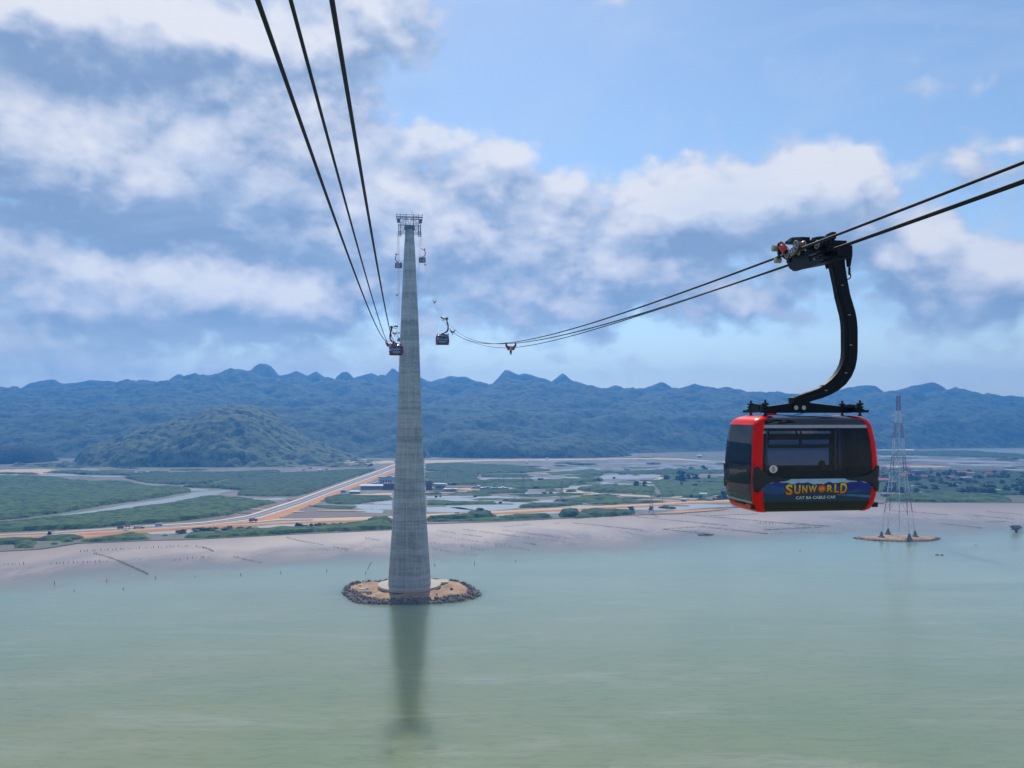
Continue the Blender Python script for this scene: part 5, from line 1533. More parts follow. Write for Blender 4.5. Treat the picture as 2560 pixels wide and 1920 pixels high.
b.tube(hp, .021, 6); cpart(b, 'spring', M['spring'])
b = MB(); b.tube([ax0 - dirv * .2, ax1 + dirv * .1], .05, 10); b.tube([ax0 - dirv * .2, ax0 - dirv * .02], .095, 12); cpart(b, 'spring_rod', M['black'])
for x, y, r_ in ((165, 510, .095), (230, 810, .09)):
    w_, v_ = cwv(x, y)
    b = MB(); b.lathe([(.05, -.09), (r_, -.085), (r_, -.01), (r_ * .82, 0), (r_ * .82, .015), (r_, .025), (r_, .085), (.05, .09)], 22, (0, 0, 0), 'x')
    o = cpart(b, 'drum', M['beige']); o.location = (-RS + .02, w_, v_)
b = MB(); b.bar((-RS + .1, *cwv(230, 420)), (-RS + .1, *cwv(230, 720)), .12, .1); b.bar((-RS + .12, *cwv(180, 600)), (-RS + .12, *cwv(480, 800)), .1, .12); cpart(b, 'bracket', M['black'])
b = MB()
for u_ in (UF - .04,):
    b.prism([cwv(x, y, UF - .04) for x, y in ((1020, 780), (1030, 700), (1080, 640), (1180, 560), (1225, 545), (1225, 600), (1190, 800), (1140, 790), (1120, 700), (1080, 700), (1050, 780))], u_ - .01, u_ + .01, 'x')
    b.prism([cwv(x, y, UF - .04) for x, y in ((1280, 520), (1330, 500), (1270, 740), (1235, 760))], u_ - .01, u_ + .01, 'x')
cpart(b, 'cover_plate', M['steel'], None)
w_, v_ = cwv(1590, 210, -.2); b = MB()
b.box((-.2, w_, v_), (.12, .28, .17))
for k in range(5): b.box((-.2, w_ + .15, v_ - .07 + .035 * k), (.1, .14, .014))
b.box((-.2, w_ - .02, v_ - .14), (.05, .05, .15)); cpart(b, 'finned_box', M['black'], None)
# carriage pivots about the rope
def gtilt(o, Hf, t):
    sl_ = (Hf(t + 1) - Hf(t - 1)) / 2
    return math.atan(sl_)


FAR = [(LANE_R, HR, 220, 0, 'red framed cabin on the right ropes, hanging low before the tower'), (LANE_R, HR, 427, 0, 'small distant cabin high on the right of the tower, with a sunlit roof'),
       (LANE_L, HL, 208, 1, 'dark red edged cabin overlapping the left side of the tower'), (LANE_L, HL, 420, 1, 'small distant cabin high on the left of the tower'), (LANE_L, HL, 670, 1, 'tiniest blue cabin half hidden behind the left edge of the tower')]
for l0, Hf, t, flip, lab in FAR:
    c = copy_tree(gon)
    c.location = lane(l0, t, HC + Hf(t)); c.rotation_euler = (0, 0, -ANG + (math.pi if flip else 0))
    c['label'] = lab
    for ch in c.children:
        if ch.name.startswith('carriage'): ch.rotation_euler = (gtilt(ch, Hf, t) * (-1 if flip else 1), 0, 0)

# ---- red slack rope carriers between the ropes
car0 = thing('rope_carrier', '', 'rope carrier', (0, 0, 0), -ANG, 'red rope carriers clamped between the ropes')
for sx in (-1, 1):
    b = MB()
    b.prism([(sx * .60, -.20), (sx * .44, -.16), (sx * .30, -.30), (sx * .13, -.42), (sx * .12, -.66), (sx * .22, -.80), (sx * .34, -.72), (sx * .52, -.42)], -.09, .09, 'y')
    b.build('arm', M['red_dull'], car0)
    b = MB(); b.bar((sx * RS, 0, .05), (sx * RS * 1.08, 0, -.28), .11, .22); b.tube([(sx * RS, -.22, 0), (sx * RS, .22, 0)], .062, 10); b.build('clamp', M['black'], car0)
b = MB(); b.box((0, 0, -.58), (.25, .22, .42)); b.box((0, 0, -.36), (.36, .14, .06)); b.build('hub', M['steel'], car0)
b = MB(); b.lathe([(.12, -.05), (.08, 0), (.12, .05)], 16, (0, 0, -.44), 'x'); b.build('roller', M['rubber'], car0, smooth=40)
b = MB(); b.box((0, 0, -.93), (.20, .2, .28)); b.build('bracket', M['black'], car0)
b = MB(); b.lathe([(.02, -1.24), (.11, -1.2), (.13, -1.12), (.11, -1.07)], 14); b.build('counterweight', M['white'], car0, smooth=40)
CL_ = [(LANE_R, HR, 84, 'red rope carrier alone on the low bend of the right ropes'), (LANE_R, HR, 180, 'red rope carrier just right of the low hanging cabin'), (LANE_R, HR, 276, 'little rope carrier above the low hanging cabin on the right'), (LANE_R, HR, 385, 'tiny rope carrier under the high right cabin'),
       (LANE_L, HL, 106, 'largest orange red rope carrier, in front of the cabin at the tower'), (LANE_L, HL, 190, 'red rope carrier behind the hanger of the cabin at the tower'), (LANE_L, HL, 315, 'little rope carrier midway up the left ropes'), (LANE_L, HL, 402, 'tiny rope carrier behind the hanger of the high left cabin')]
for i, (l0, Hf, t, lab) in enumerate(CL_):
    c = car0 if i == 0 else copy_tree(car0)
    c.location = lane(l0, t, HC + Hf(t)); c['label'] = lab


# ------------------------------------------------------------------ TRANSMISSION PYLON STANDING IN THE SEA
def lattice(prof, bands, root, mats, wleg, wbr, names=True):
    """square lattice tower; prof = (height, half diagonal); bands = heights where the paint changes"""
    hw = lambda z: np.interp(z, [p[0] for p in prof], [p[1] for p in prof])
    for bi in range(len(bands) - 1):
        z0, z1_ = bands[bi], bands[bi + 1]
        b = MB(); n = max(1, int(round((z1_ - z0) / max(2.2, 1.7 * hw((z0 + z1_) / 2)))))
        for i in range(n):
            a, c = z0 + (z1_ - z0) * i / n, z0 + (z1_ - z0) * (i + 1) / n
            for k in range(4):
                def P_(z, kk): an = math.pi / 2 * kk; return Vector((hw(z) * math.cos(an), hw(z) * math.sin(an), z))
                b.bar(P_(a, k), P_(c, k), wleg)
                mid = (P_(a, k) + P_(a, k + 1)) / 2; midc = (P_(c, k) + P_(c, k + 1)) / 2
                if hw(a) > 5:
                    b.bar(P_(a, k), midc, wbr); b.bar(P_(a, k + 1), midc, wbr); b.bar(P_(c, k), P_(c, k + 1), wbr)
                    b.bar((P_(a, k) + P_(c, k)) / 2, (P_(a, k) + midc) / 2, wbr * .8); b.bar((P_(a, k + 1) + P_(c, k + 1)) / 2, (P_(a, k + 1) + midc) / 2, wbr * .8)
                else:
                    b.bar(P_(a, k), P_(c, k + 1), wbr); b.bar(P_(a, k + 1), P_(c, k), wbr); b.bar(P_(c, k), P_(c, k + 1), wbr)
        b.build('lattice_section', mats[bi % len(mats)], root)


PP = g(2246, 1347, 0)
pyl = thing('transmission_pylon', 'tall red and white lattice pylon on four footings in the sea', 'pylon', (PP.x, PP.y, 1.6), .12)
ph = [(0, 14.6), (16, 12.4), (34, 9.6), (51, 7.2), (65, 5.8), (79, 4.7), (90, 3.3), (100, 1.9), (113.5, 1.45)]
lattice([(4.2 + z * .985, r) for z, r in ph], [4.2, 20, 37, 54, 67, 81, 93.5, 103.5, 116], pyl, [M['pylon_white'], M['pylon_red']], .30, .16)
b = MB()
for z, L_ in ((100, 4.6), (41, 10.5), (57, 5.0)):
    if z == 100:
        for sx in (-1, 1): b.bar((sx * 1.6, 0, z + 1.2), (sx * L_, 0, z), .25); b.bar((sx * 1.6, 0, z - 1.0), (sx * L_, 0, z), .2); b.tube([(sx * L_, 0, z), (sx * (L_ + .9), 0, z - .9)], .3, 6)
    elif z == 41: b.bar((-L_, -1, z), (-6, -1, z), .3); b.bar((-L_ + .4, -1, z), (-L_ + .4, -1, z - 4), .2)
b.build('cross_arm', M['pylon_white'], pyl)
b = MB(); b.bar((.2, -.9, 4.2), (.2, -.9, 103), .5, .3); b.build('ladder', M['pylon_white'], pyl)
for k in range(4):
    an = math.pi / 2 * k
    b = MB(); c = Vector((14.8 * math.cos(an), 14.8 * math.sin(an), 0)); t_ = Vector((-math.sin(an), math.cos(an), 0))
    b.bar(c + t_ * 1.5, c * .99 + Vector((0, 0, 4.6)), 1.1); b.bar(c - t_ * 1.5, c * .99 + Vector((0, 0, 4.6)), 1.1); b.box(c + Vector((0, 0, .3)), (3.6, 3.6, 1.0))
    b.build('footing', M['brown_earth'], pyl)
b = MB(); nn = 60
poly = [(math.copysign(abs(math.cos(a)) ** 1.25, math.cos(a)) * 34 * (1 + .05 * math.sin(5 * a)), math.copysign(abs(math.sin(a)) ** 1.1, math.sin(a)) * 15 * (1 + .07 * math.sin(7 * a + 1))) for a in np.linspace(0, 2 * math.pi, nn + 1)[:-1]]
rows = [[(x * s_, y * s_, z) for x, y in poly] for s_, z in ((1.0, -.4), (.97, .5), (.86, 1.2), (.72, 1.5), (.05, 1.6))]
b.grid([r_ + [r_[0]] for r_ in rows])
isl2 = thing('rock_island', 'thin flat islet carrying the red and white pylon', 'island', (PP.x, PP.y, 0))
b.build('sand_fill', M['sand'], isl2, smooth=50)
b = MB(); rk = random.Random(8)
for k in range(420):
    x, y = poly[rk.randrange(nn)]
    if y > 6 and rk.random() < .6: continue
    q = rk.uniform(.9, 1.04); rock(b, (x * q, y * q, .1 + (1.04 - q) * 5), rk.uniform(.35, .8), rk)
o = b.build('riprap', M['riprap'], isl2); o['kind'] = 'stuff'

# small lattice masts on the marsh
for px, py, hpx, wpx, lab in ((1628, 1284, 62, 8, 'grey lattice mast on the muddy shore right of the mangroves'), (1404, 1252, 48, 5, 'faint lattice mast among the ponds beside the track'), (1308, 1236, 42, 5, 'faint lattice mast behind the blue roofed sheds')):
    p = g(px, py, .7); k = mpx(py)
    m_ = thing('lattice_mast', lab, 'mast', (p.x, p.y, .6), .5)
    lattice([(0, wpx * k), (hpx * k * .55, wpx * k * .42), (hpx * k, wpx * k * .2)], [0, hpx * k * .5, hpx * k], m_, [M['steel_pale']], .15, .08)
    b = MB()
    for q in (.72, .86): b.bar((-wpx * k * .7, 0, hpx * k * q), (wpx * k * .7, 0, hpx * k * q), .16)
    b.build('cross_arm', M['galv'], m_)
for px, py, hpx, lab in ((1656, 1256, 28, 'plain grey pole right of the shore lattice mast'), (1195, 1190, 26, 'thin distant pole in the green marsh'), (1119, 1198, 22, 'thin distant pole near the pavilion'), (1247, 1215, 30, 'thin pole behind the row of blue sheds')):
    p = g(px, py, .7); k = mpx(py); b = MB(); b.tube([(0, 0, 0), (0, 0, hpx * k)], [.22, .13], 8); b.bar((-1.2, 0, hpx * k * .93), (1.2, 0, hpx * k * .93), .14)
    o = b.build('utility_pole', M['galv']); o.location = (p.x, p.y, .6); tag(o, lab, 'pole')

# ------------------------------------------------------------------ HOUSES, SHEDS, VEHICLES
for nm, c in (('roof_red', (.50, .115, .075)), ('roof_pink', (.55, .30, .24)), ('roof_blue', (.10, .24, .46)), ('roof_white', (.66, .67, .68)), ('roof_brown', (.20, .14, .11)), ('wall_white', (.62, .60, .56)), ('wall_grey', (.34, .35, .37)), ('wall_blue', (.26, .36, .46)),
              ('wall_brick', (.26, .10, .06)), ('wall_yellow', (.58, .48, .26)), ('roof_orange', (.55, .18, .06)), ('dark_glass_pane', (.03, .04, .05))):
    M[nm] = mat(nm, c, .75 if 'glass' not in nm else .2, noise=(.6, .45), bump=(2.0, .3, .08))


def house(px, py, wpx, hpx, wall, roof, label, kind='gable', cat='house', name='house', dep=.8, rz=None, nwin=None, group=None):
    p = g(px, py, .7); k = mpx(py); w_, h_ = wpx * k, hpx * k; d_ = max(4.0, min(14, w_ * dep))
    o = thing(name, label, cat, (p.x, p.y + d_ / 2, .6), random.uniform(-.25, .25) if rz is None else rz, group)
    hw = h_ * (.62 if kind == 'gable' else .9)
    b = MB(); b.box((0, 0, hw / 2), (w_ * .92, d_ * .92, hw))
    if kind == 'gable':
        b.prism([(-d_ * .46, hw - .02), (d_ * .46, hw - .02), (0, h_ - .1)], -w_ * .455, w_ * .455, 'x')
    b.build('wall', M[wall], o)
    b = MB()
    if kind == 'gable':
        b.prism([(-d_ * .56, hw - h_ * .06), (0, h_), (d_ * .56, hw - h_ * .06), (d_ * .56, hw - h_ * .06 + .18), (0, h_ + .22), (-d_ * .56, hw - h_ * .06 + .18)], -w_ * .5, w_ * .5, 'x')
    elif kind == 'flat':
        b.box((0, 0, h_ * .93), (w_, d_, h_ * .1)); b.box((w_ * .15, 0, h_ * 1.02), (w_ * .3, d_ * .4, h_ * .12))
    else:
        b.prism([(-d_ * .58, h_ * .82), (d_ * .58, h_ * .98), (d_ * .58, h_ * 1.03), (-d_ * .58, h_ * .87)], -w_ * .52, w_ * .52, 'x')
    b.build('roof', M[roof], o)
    n = nwin if nwin is not None else max(2, int(w_ / 4))
    for i in range(n):
        x = -w_ * .38 + w_ * .76 * (i + .5) / n
        b = MB(); b.box((x, -d_ * .46 - .03, hw * .52), (min(1.5, w_ / n * .5), .10, hw * .38)); b.build('door' if i == n // 2 and n > 2 else 'window', M['dark_glass_pane'], o)
    return o


V = 'houses of the village behind the pylon'
for a in [(2210, 1175, 14, 9, 'wall_white', 'roof_red', 'small far red roofed house just right of the cabin'), (2268, 1178, 20, 11, 'wall_white', 'roof_red', 'red roofed house behind the left side of the pylon'), (2339, 1179, 17, 9, 'wall_white', 'roof_pink', 'house with a pale pink sunlit roof'),
          (2200, 1194, 15, 12, 'wall_grey', 'roof_red', 'steep red gabled house beside the cabin'), (2270, 1198, 40, 14, 'wall_white', 'roof_red', 'long two storey white house with red roof behind the pylon'), (2208, 1206, 34, 10, 'wall_yellow', 'roof_red', 'long low house with a light red roof beside the cabin'),
          (2312, 1197, 15, 9, 'wall_grey', 'roof_red', 'small red roofed house right of the long white house'), (2377, 1197, 19, 7, 'wall_white', 'roof_red', 'low house with a thin red roof among the trees'), (2410, 1189, 25, 11, 'wall_white', 'roof_red', 'biggest red roof in the middle of the village'),
          (2388, 1184, 15, 7, 'wall_grey', 'roof_pink', 'faded pink roof left of the biggest red roof'), (2431, 1187, 15, 7, 'wall_grey', 'roof_pink', 'faded pink roof right of the biggest red roof'), (2475, 1192, 17, 11, 'wall_white', 'roof_red', 'red roofed house alone in the trees on the right'),
          (2529, 1189, 8, 8, 'wall_grey', 'roof_orange', 'small orange house front far right in the trees'), (2398, 1225, 10, 7, 'wall_brick', 'roof_orange', 'tiny orange roofed hut below the blue roof'), (2464, 1221, 18, 10, 'wall_grey', 'roof_white', 'pale grey house half hidden by dark trees'),
          (2500, 1232, 14, 8, 'wall_yellow', 'roof_white', 'pale yellow roofed house at the mangrove edge'), (2304, 1238, 10, 9, 'wall_white', 'roof_white', 'little white house at the edge of the mangrove')]:
    house(*a, group=V)
for a in [(2301, 1188, 36, 12, 'wall_blue', 'wall_blue', 'blue grey flat topped building in the village', 'flat'), (2422, 1206, 25, 13, 'wall_white', 'wall_white', 'white block building with a flat roof among dark trees', 'flat'), (2391, 1217, 21, 7, 'wall_grey', 'roof_blue', 'shed with a bright blue roof in the village', 'lean'),
          (2339, 1206, 15, 6, 'wall_grey', 'roof_white', 'shed with a small white roof in the village', 'lean'), (2519, 1204, 13, 7, 'wall_white', 'roof_white', 'white shed far right under the trees', 'lean'), (2232, 1242, 44, 8, 'wall_grey', 'roof_brown', 'long low grey shed at the foot of the village', 'lean'),
          (2283, 1219, 7, 5, 'wall_blue', 'roof_white', 'tiny pale blue shed near the pylon', 'lean'), (2428, 1238, 18, 5, 'wall_grey', 'roof_white', 'low white awning at the mangrove edge', 'lean'), (2352, 1240, 20, 5, 'wall_yellow', 'roof_white', 'low cream shed above the mangrove', 'lean')]:
    house(*a[:7], kind=a[7], group=V, cat='building', name='building')
house(965, 1214, 40, 22, 'wall_white', 'wall_grey', 'white stepped building half hidden left of the tower', 'flat', 'building', 'building', nwin=5, rz=0)
house(972, 1224, 30, 16, 'wall_brick', 'roof_brown', 'brown brick building at the left edge of the tower', 'flat', 'building', 'building', nwin=3, rz=0)
house(928, 1224, 58, 11, 'wall_grey', 'roof_white', 'long low white roofed hall left of the tower', 'lean', 'building', 'building', nwin=8, rz=0)
house(918, 1216, 14, 7, 'wall_white', 'roof_white', 'left white block on the roof side of the long hall', 'flat', 'building', 'building', rz=0); house(938, 1215, 14, 9, 'wall_white', 'roof_white', 'right white block behind the long hall', 'flat', 'building', 'building', rz=0)
house(857, 1232, 12, 7, 'wall_white', 'roof_white', 'little white hut beside the diagonal road', 'flat', 'building', 'building', rz=0); house(885, 1234, 26, 6, 'wall_grey', 'roof_white', 'low pale shed right of the little hut by the road', 'lean', 'building', 'building', rz=0)
house(1072, 1224, 16, 24, 'wall_brick', 'wall_grey', 'brown and grey tower block right behind the concrete tower', 'flat', 'building', 'building', nwin=2, rz=0)
house(1125, 1229, 34, 7, 'wall_white', 'wall_white', 'white flat walled yard building below the pavilion', 'flat', 'building', 'building', nwin=6, rz=0)
p = g(1100, 1222, .7); k = mpx(1222)
o = thing('pavilion', 'open pavilion with a pale flat roof on columns right of the tower', 'pavilion', (p.x, p.y, .6), 0)
b = MB(); b.prism([(-18 * k, 10 * k), (18 * k, 10 * k), (15 * k, 13.5 * k), (-15 * k, 13.5 * k)], -5, 7, 'y'); b.build('roof', M['roof_white'], o)
for i in range(5):
    b = MB(); b.box((-14 * k + i * 7 * k, -4, 5 * k), (.6, .6, 10 * k)); b.build('column', M['wall_grey'], o)
b = MB(); b.box((0, 3, 3.5 * k), (24 * k, 4, 7 * k)); b.build('wall', M['wall_blue'], o)
for i in range(16):
    house(1184 + i * 6.6 + random.uniform(-1.5, 1.5), 1219 + random.uniform(0, 5) + i * .15, random.uniform(6, 9), random.uniform(4, 6), 'wall_grey', random.choice(['roof_blue', 'roof_blue', 'roof_white', 'wall_blue']), 'small shed with a blue or white roof in the crowded row right of the yard', 'lean', 'shed', 'shed', nwin=1, group='crowded small sheds beside the pond')
for a in [(1568, 1176, 12, 5, 'wall_white', 'roof_blue', 'blue roofed hut alone among the narrow far ponds'), (1712, 1168, 10, 4.5, 'wall_white', 'roof_blue', 'blue roofed hut left of the wide far tree'), (1710, 1256, 14, 8, 'wall_blue', 'roof_blue', 'dark blue shed beside the dirt dyke road'), (1760, 1238, 18, 4.5, 'wall_grey', 'roof_white', 'long white roofed shed in the green field near the cabin'), (1793, 1250, 16, 7, 'wall_brick', 'roof_orange', 'small hut with an orange tiled roof near the cabin corner'), (1286, 1250, 7, 5, 'wall_brick', 'roof_brown', 'little brown hut on the dyke between the ponds'), (1750, 1144, 12, 7, 'wall_grey', 'roof_white', 'far pale hut under the mountains'), (1316, 1158, 8, 4, 'wall_white', 'roof_white', 'far white hut beside the long pale road')]:
    house(*a, kind='lean' if 'shed' in a[6] else 'gable', cat='hut', name='hut', nwin=1)
for i, (px, py) in enumerate([(758, 1177), (775, 1172), (800, 1178), (815, 1176), (340, 1184), (352, 1184), (368, 1183), (790, 1160), (850, 1152), (870, 1156), (910, 1152), (1368, 1149)]):
    house(px, py, random.uniform(6, 11), random.uniform(3.5, 5), 'wall_white', random.choice(['roof_white', 'roof_pink']), 'tiny pale house in the line at the foot of the green hill', 'gable', 'house', 'house', nwin=1, group='tiny houses at the foot of the hill')


def wheels(o, xs_, y, r):
    for x in xs_:
        for s_ in (-1, 1):
            b = MB(); b.lathe([(.05, -.12), (r, -.12), (r, .12), (.05, .12)], 14, (x, s_ * y, r), 'y'); b.build('wheel', M['rubber'], o, smooth=40)


def truck(px, py, rz, cabm, bodym, label, L=7.0, bodyh=1.9, flat=False):
    p = g(px, py, ZR); o = thing('truck', label, 'truck', (p.x, p.y, ZR + .08), rz)
    b = MB(); b.prism([(-L / 2, .6), (-L / 2 + 1.9, .6), (-L / 2 + 1.9, 2.7), (-L / 2 + .5, 2.7), (-L / 2 + .05, 1.7)], -1.1, 1.1, 'y'); b.build('cab', M[cabm], o)
    b = MB(); b.prism([(-L / 2 + .02, 1.75), (-L / 2 + .46, 2.6), (-L / 2 + .52, 2.6), (-L / 2 + .1, 1.75)], -1.0, 1.0, 'y'); b.build('windscreen', M['dark_glass_pane'], o)
    b = MB(); b.box((.95, 0, .75), (L - 2.0, 2.1, .25))
    if not flat:
        b.box((1.0, 0, 1.0 + bodyh / 2), (L - 2.2, 2.4, bodyh))
    else:
        for s_ in (-1, 1): b.box((1.0, s_ * 1.15, 1.2), (L - 2.2, .08, .6))
    b.build('cargo_bed', M[bodym], o); wheels(o, (-L / 2 + 1.1, L / 2 - 2.2, L / 2 - 1.0), 1.0, .5); return o


truck(633, 1304, math.pi, 'roof_orange', 'roof_orange', 'orange dump truck on the shore road by the junction', 7.6, 2.2)
truck(348, 1321, .08, 'white', 'wall_blue', 'white cabbed flatbed truck on the shore road', 9.0, flat=True)
p = g(397, 1315, ZR); o = thing('van', 'white minibus driving on the shore road', 'van', (p.x, p.y, ZR + .08), .1)
b = MB(); b.prism([(-3.0, .45), (3.0, .45), (3.0, 2.3), (2.8, 2.5), (-2.3, 2.5), (-2.9, 1.5)], -1.0, 1.0, 'y'); b.build('body', M['white'], o)
b = MB(); b.box((.4, 0, 1.85), (4.4, 2.04, .55)); b.build('window', M['dark_glass_pane'], o); wheels(o, (-1.9, 1.9), .92, .38)
p = g(310, 1323, ZR); o = thing('van', 'grey van parked left of the billboard', 'van', (p.x - 5, p.y + 4, ZR + .08), .2)
b = MB(); b.prism([(-2.6, .45), (2.6, .45), (2.6, 1.9), (1.6, 2.2), (-1.4, 2.2), (-2.5, 1.3)], -.95, .95, 'y'); b.build('body', M['galv'], o)
b = MB(); b.box((.2, 0, 1.75), (3.0, 1.94, .45)); b.build('window', M['dark_glass_pane'], o); wheels(o, (-1.6, 1.6), .88, .36)
p = g(319, 1327, 1.3); k = mpx(1327); o = thing('billboard', 'blue grey billboard with a red edge on posts by the shore road', 'billboard', (p.x, p.y, 1.2), 0)
b = MB(); b.box((0, 0, 16 * k), (12 * k, .3, 12 * k)); b.build('board', M['wall_blue'], o)
b = MB(); b.box((-4.6 * k, -.17, 17 * k), (2.2 * k, .1, 8 * k)); b.build('red_field', M['roof_red'], o)
for s_ in (-1, 1):
    b = MB(); b.bar((s_ * 4 * k, 0, 0), (s_ * 4 * k, 0, 11 * k), .35); b.build('post', M['galv'], o)
p = g(124, 1336, ZR); o = thing('excavator', 'small dark digger standing on the orange road shoulder', 'excavator', (p.x, p.y, ZR), .3)
b = MB(); b.box((0, 0, .4), (3.2, 2.2, .8)); b.build('track', M['rubber'], o)
b = MB(); b.box((0, 0, 1.5), (2.2, 2.0, 1.3)); b.box((-.5, .4, 2.3), (1.0, 1.0, .6)); b.build('body', M['black'], o)
b = MB(); b.bar((.9, 0, 1.6), (2.6, 0, 3.2), .3); b.bar((2.6, 0, 3.2), (3.4, 0, 1.2), .25); b.build('arm', M['black'], o)
p = g(1142, 1284, 1.8); o = thing('van', 'pale van on the dirt dyke road right of the tower', 'van', (p.x, p.y, 1.9), .1)
b = MB(); b.prism([(-2.6, .4), (2.6, .4), (2.6, 2.0), (-1.6, 2.0), (-2.5, 1.2)], -.95, .95, 'y'); b.build('body', M['white'], o); wheels(o, (-1.6, 1.6), .88, .36)
b = MB(); b.box((.3, 0, 1.6), (3.2, 1.94, .42)); b.build('window', M['dark_glass_pane'], o)
p = g(1509, 1290, .7); o = thing('boat', 'orange upturned boat at the edge of the shore mangroves', 'boat', (p.x, p.y, .7), .15)
b = MB(); rows = []
for q in np.linspace(-1, 1, 9):
    w_ = 1.1 * (1 - abs(q) ** 2.5) + .02
    rows.append([(q * 3.6, -w_, .1), (q * 3.6, -w_ * .7, .9 * (1 - .3 * abs(q))), (q * 3.6, 0, 1.2 * (1 - .3 * abs(q))), (q * 3.6, w_ * .7, .9 * (1 - .3 * abs(q))), (q * 3.6, w_, .1)])
b.grid(rows); b.build('hull', M['roof_orange'], o, smooth=50, recalc=False)
b = MB(); b.bar((-3.5, 0, 1.0), (3.5, 0, 1.2), .12); b.build('keel', M['orange_earth'], o)

# hut on stilts
p = g(2540, 1330, 0); o = thing('stilt_hut', 'dark hut on stilts standing in the sea far right', 'hut', (p.x, p.y, 0), .2)
for x in (-3, -1, 1, 3):
    for y in (-2, 2):
        b = MB(); b.tube([(x * 1.08, y * 1.05, -.4), (x, y, 3.4)], .14, 6); b.build('stilt', M['bark'], o)
b = MB(); b.box((0, 0, 2.2), (7.2, 5, .25)); b.box((-.4, 0, 3.1), (4.4, 3.6, 1.7)); b.build('wall', M['roof_brown'], o)
b = MB(); b.prism([(-3.1, 3.7), (0, 5.6), (3.1, 3.7), (3.1, 3.95), (0, 5.85), (-3.1, 3.95)], -4.0, 4.0, 'x'); b.build('roof', M['bark'], o)
b = MB(); b.box((.3, 0, .6), (2.0, 1.6, 1.6)); b.build('crate', M['bark'], o)
for px, py, r_, lab in ((2348, 1388, 1.8, 'dark rock breaking the water right of the pylon'), (2440, 1363, .8, 'tiny dark float in the water between rock and stilt hut')):
    b = MB(); rk = random.Random(int(px)); 
    for k in range(6): rock(b, (rk.uniform(-r_, r_), rk.uniform(-r_ * .5, r_ * .5), 0), r_ * rk.uniform(.4, .7), rk)
    p = g(px, py, 0); o = b.build('rock', M['riprap']); o.location = (p.x, p.y, 0); tag(o, lab, 'rock')

# ------------------------------------------------------------------ STAKES IN THE MUD AND WATER
M['stake'] = mat('dark_wet_wood', (.035, .03, .028), .8, noise=(5.0, .4))
for i, (px, py, hp, lean, lab) in enumerate([(136, 1462, 9, .02, 'leftmost dark post of the row standing in the shallow water'), (267, 1456, 10, -.02, 'second dark post from the left in the shallow water'), (389, 1449, 9, .03, 'short dark post below the end of the curved stake fence'), (487, 1443, 4, 0, 'lowest dark stump of the row of posts in the water'), (602, 1441, 9, -.03, 'dark post in the water below the second stake fence'),
                                              (702, 1436, 9, .04, 'dark post in open water left of the pale streak'), (817, 1431, 9, 0, 'dark post in the water between the streak and the leaning pole'), (918, 1424, 20, .55, 'leaning thin pole in the water just left of the tower'), (1088, 1416, 8, -.2, 'slanting dark post in the water just right of the tower'), (1186, 1412, 9, 0, 'dark post in the water further right of the tower'),
                                              (185, 1481, 7, 0, 'faint thin stake left of centre in the lower water'), (308, 1476, 7, .05, 'faint thin stake in the water below the third post'), (914, 1436, 8, .02, 'thin short stake below the leaning pole'), (1289, 1404, 4, 0, 'small dark stump alone in the water right of the stake rows'), (2000, 1379, 5, 0, 'small stump in the water below the red cabin')]):
    p = g(px, py, 0); k = mpx(py); b = MB(); b.tube([(0, 0, -.5), (lean * hp * k * .5, 0, hp * k * .5), (lean * hp * k, .05, hp * k)], [.19, .16, .12], 7)
    b.bar((lean * hp * k - .15, 0, hp * k * .8), (lean * hp * k + .35, 0, hp * k * .86), .08)
    o = b.build('post', M['stake']); o.location = (p.x, p.y, 0); tag(o, lab, 'post', 'dark posts standing in the water')
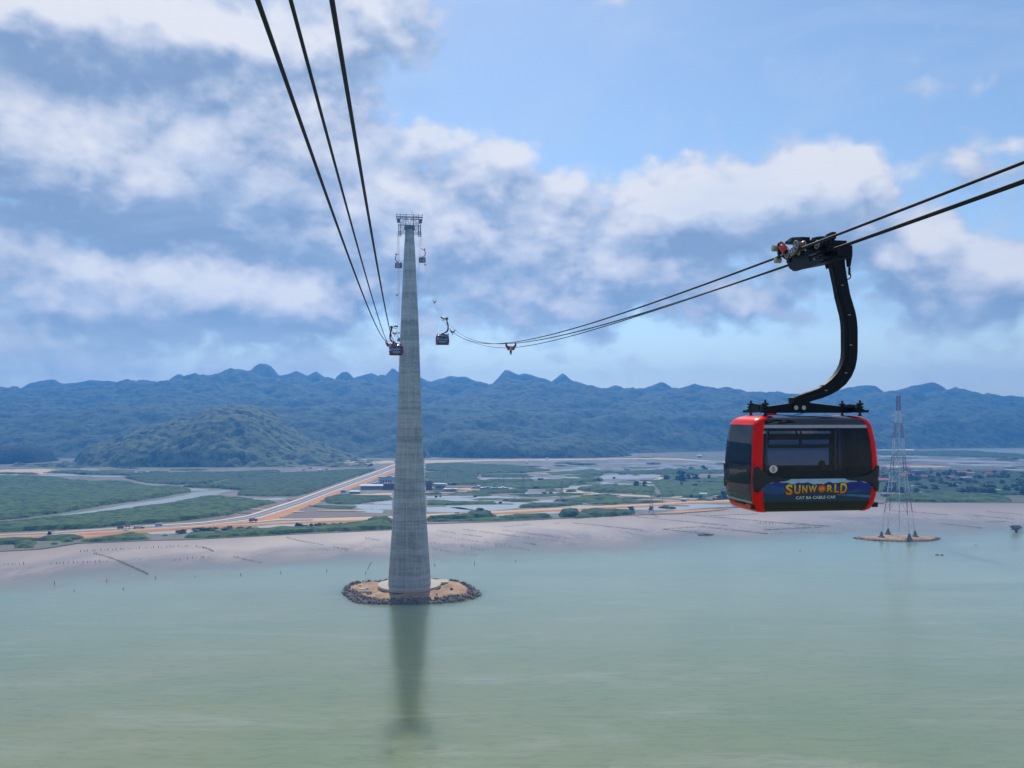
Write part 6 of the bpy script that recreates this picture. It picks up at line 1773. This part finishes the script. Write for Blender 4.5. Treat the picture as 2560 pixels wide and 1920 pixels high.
FENCES = [([(235, 1384), (262, 1391), (290, 1400), (345, 1424), (372, 1437)], 1, 'curved dark stake fence running down the left mudflat'), ([(452, 1357), (505, 1367), (545, 1384), (600, 1396), (655, 1408)], 1, 'long bent stake fence across the left centre mudflat'), ([(458, 1362), (530, 1375)], 0, 'short dotted stake row beside the bent fence'),
          ([(718, 1345), (760, 1355), (810, 1363), (870, 1375)], 1, 'straight stake fence left of the tower below the bank'), ([(850, 1337), (900, 1344), (948, 1351)], 1, 'short stake fence just left of the tower'), ([(0, 1412), (140, 1410), (280, 1404)], 0, 'faint dotted stake row on the far left mud'), ([(430, 1402), (520, 1393), (640, 1386)], 0, 'faint dotted stake row in the left centre mud'), ([(200, 1380), (320, 1373), (480, 1366)], 0, 'dotted stake row along the left bank'),
          ([(1073, 1325), (1110, 1329), (1142, 1334)], 1, 'short dark stake fence just right of the tower'), ([(1133, 1321), (1200, 1329), (1297, 1342)], 1, 'upper long stake fence right of the tower'), ([(1157, 1336), (1230, 1346), (1342, 1362)], 1, 'second long stake fence right of the tower'), ([(1220, 1322), (1310, 1313), (1406, 1309)], 1, 'stake fence parallel to the bank right of the tower'), ([(1243, 1324), (1330, 1335), (1433, 1349)], 1, 'straight stake fence in the middle of the right mud'),
          ([(1309, 1344), (1370, 1351), (1455, 1363)], 0, 'dotted stake row ending near the water line'), ([(1073, 1339), (1140, 1347), (1208, 1357), (1347, 1380)], 0, 'long dotted stake row slanting to the water'), ([(1077, 1358), (1150, 1365), (1212, 1378)], 0, 'lower dotted stake row right of the tower'), ([(1077, 1372), (1161, 1386), (1200, 1392)], 0, 'lowest dotted stake row right of the tower'),
          ([(1434, 1308), (1490, 1313), (1537, 1319), (1608, 1326)], 2, 'dark solid fence line on the mud beyond the orange boat'), ([(1589, 1292), (1700, 1303), (1822, 1315)], 2, 'solid dark fence line from the lattice mast to the cabin'), ([(1653, 1323), (1710, 1329), (1787, 1337)], 2, 'dark fence line near the raft'), ([(1660, 1323), (1720, 1319), (1754, 1317)], 2, 'short cross fence above the raft'), ([(1754, 1317), (1840, 1326), (1923, 1335)], 2, 'fence line below the cabin towards the water'),
          ([(1702, 1285), (1830, 1297), (1968, 1309), (2080, 1316)], 2, 'long fence line under the red cabin'), ([(1777, 1290), (1840, 1287), (1897, 1285)], 2, 'level fence line close under the cabin'), ([(1911, 1325), (1950, 1323), (1987, 1321), (2060, 1318)], 2, 'level fence line right under the cabin'), ([(1885, 1307), (1930, 1311), (1990, 1318), (2025, 1323)], 0, 'crowded stakes under the right half of the cabin'), ([(1900, 1309), (1960, 1309), (2015, 1312)], 0, 'upper crowded stakes under the right half of the cabin'), ([(1930, 1334), (2020, 1332), (2110, 1334)], 0, 'dotted stakes at the water line left of the pylon'),
          ([(2230, 1277), (2293, 1281), (2372, 1288)], 2, 'dark fence line right behind the pylon'), ([(2438, 1289), (2490, 1294), (2542, 1300)], 2, 'dark fence line on the far right mud'), ([(2356, 1309), (2400, 1314), (2460, 1321)], 1, 'stake fence in the wet mud right of the pylon'), ([(2468, 1306), (2523, 1303)], 1, 'level short stake fence left of the stilt hut'), ([(2470, 1280), (2560, 1287)], 1, 'far stake fence near the right picture edge'), ([(2100, 1290), (2180, 1296)], 1, 'short stake fence between cabin and pylon')]
for pl, style, lab in FENCES:
    W3 = [g(px, py, .1) for px, py in pl]; b = MB(); pts = []
    for a, c in zip(W3, W3[1:]):
        L_ = (c - a).length; n = max(2, int(L_ / (1.6 if style else 2.6)))
        for i in range(n):
            q = a + (c - a) * ((i + random.uniform(-.3, .3)) / n); pts.append(q)
    for q in pts:
        gate = fbm(np.array([q.x / 18]), np.array([q.y / 18]), 77, 2)[0]
        if style < 2 and gate < (.42 if style == 0 else .43): continue
        h_ = random.uniform(.6, 1.6) * (1.15 if style == 0 else 1.0)
        b.bar((q.x, q.y, -.1), (q.x + random.uniform(-.15, .15), q.y, h_), .15 if style else .24)
        if style and random.random() < .8:
            d2 = (W3[-1] - W3[0]).normalized(); b.bar((q.x - d2.x * 1.1, q.y - d2.y * 1.1, .12), (q.x + d2.x * 1.1, q.y + d2.y * 1.1, .16), .16, random.uniform(.12, .3) * (1.7 if style == 2 else 1))
    if b.v: tag(b.build('stake_fence', M['stake']), lab, 'stake fence', 'stake fences on the mudflat')
p = g(1763, 1338, 0); o = thing('raft', 'flat dark bamboo raft aground below the cabin', 'raft', (p.x, p.y, .1), .1)
b = MB()
for k in range(9): b.tube([(-6, -2 + k * .5, .25), (6, -2 + k * .5, .25)], .24, 6)
b.build('deck', M['stake'], o)
b = MB(); b.box((1, 0, .7), (2.4, 1.6, .7)); b.build('crate', M['bark'], o)
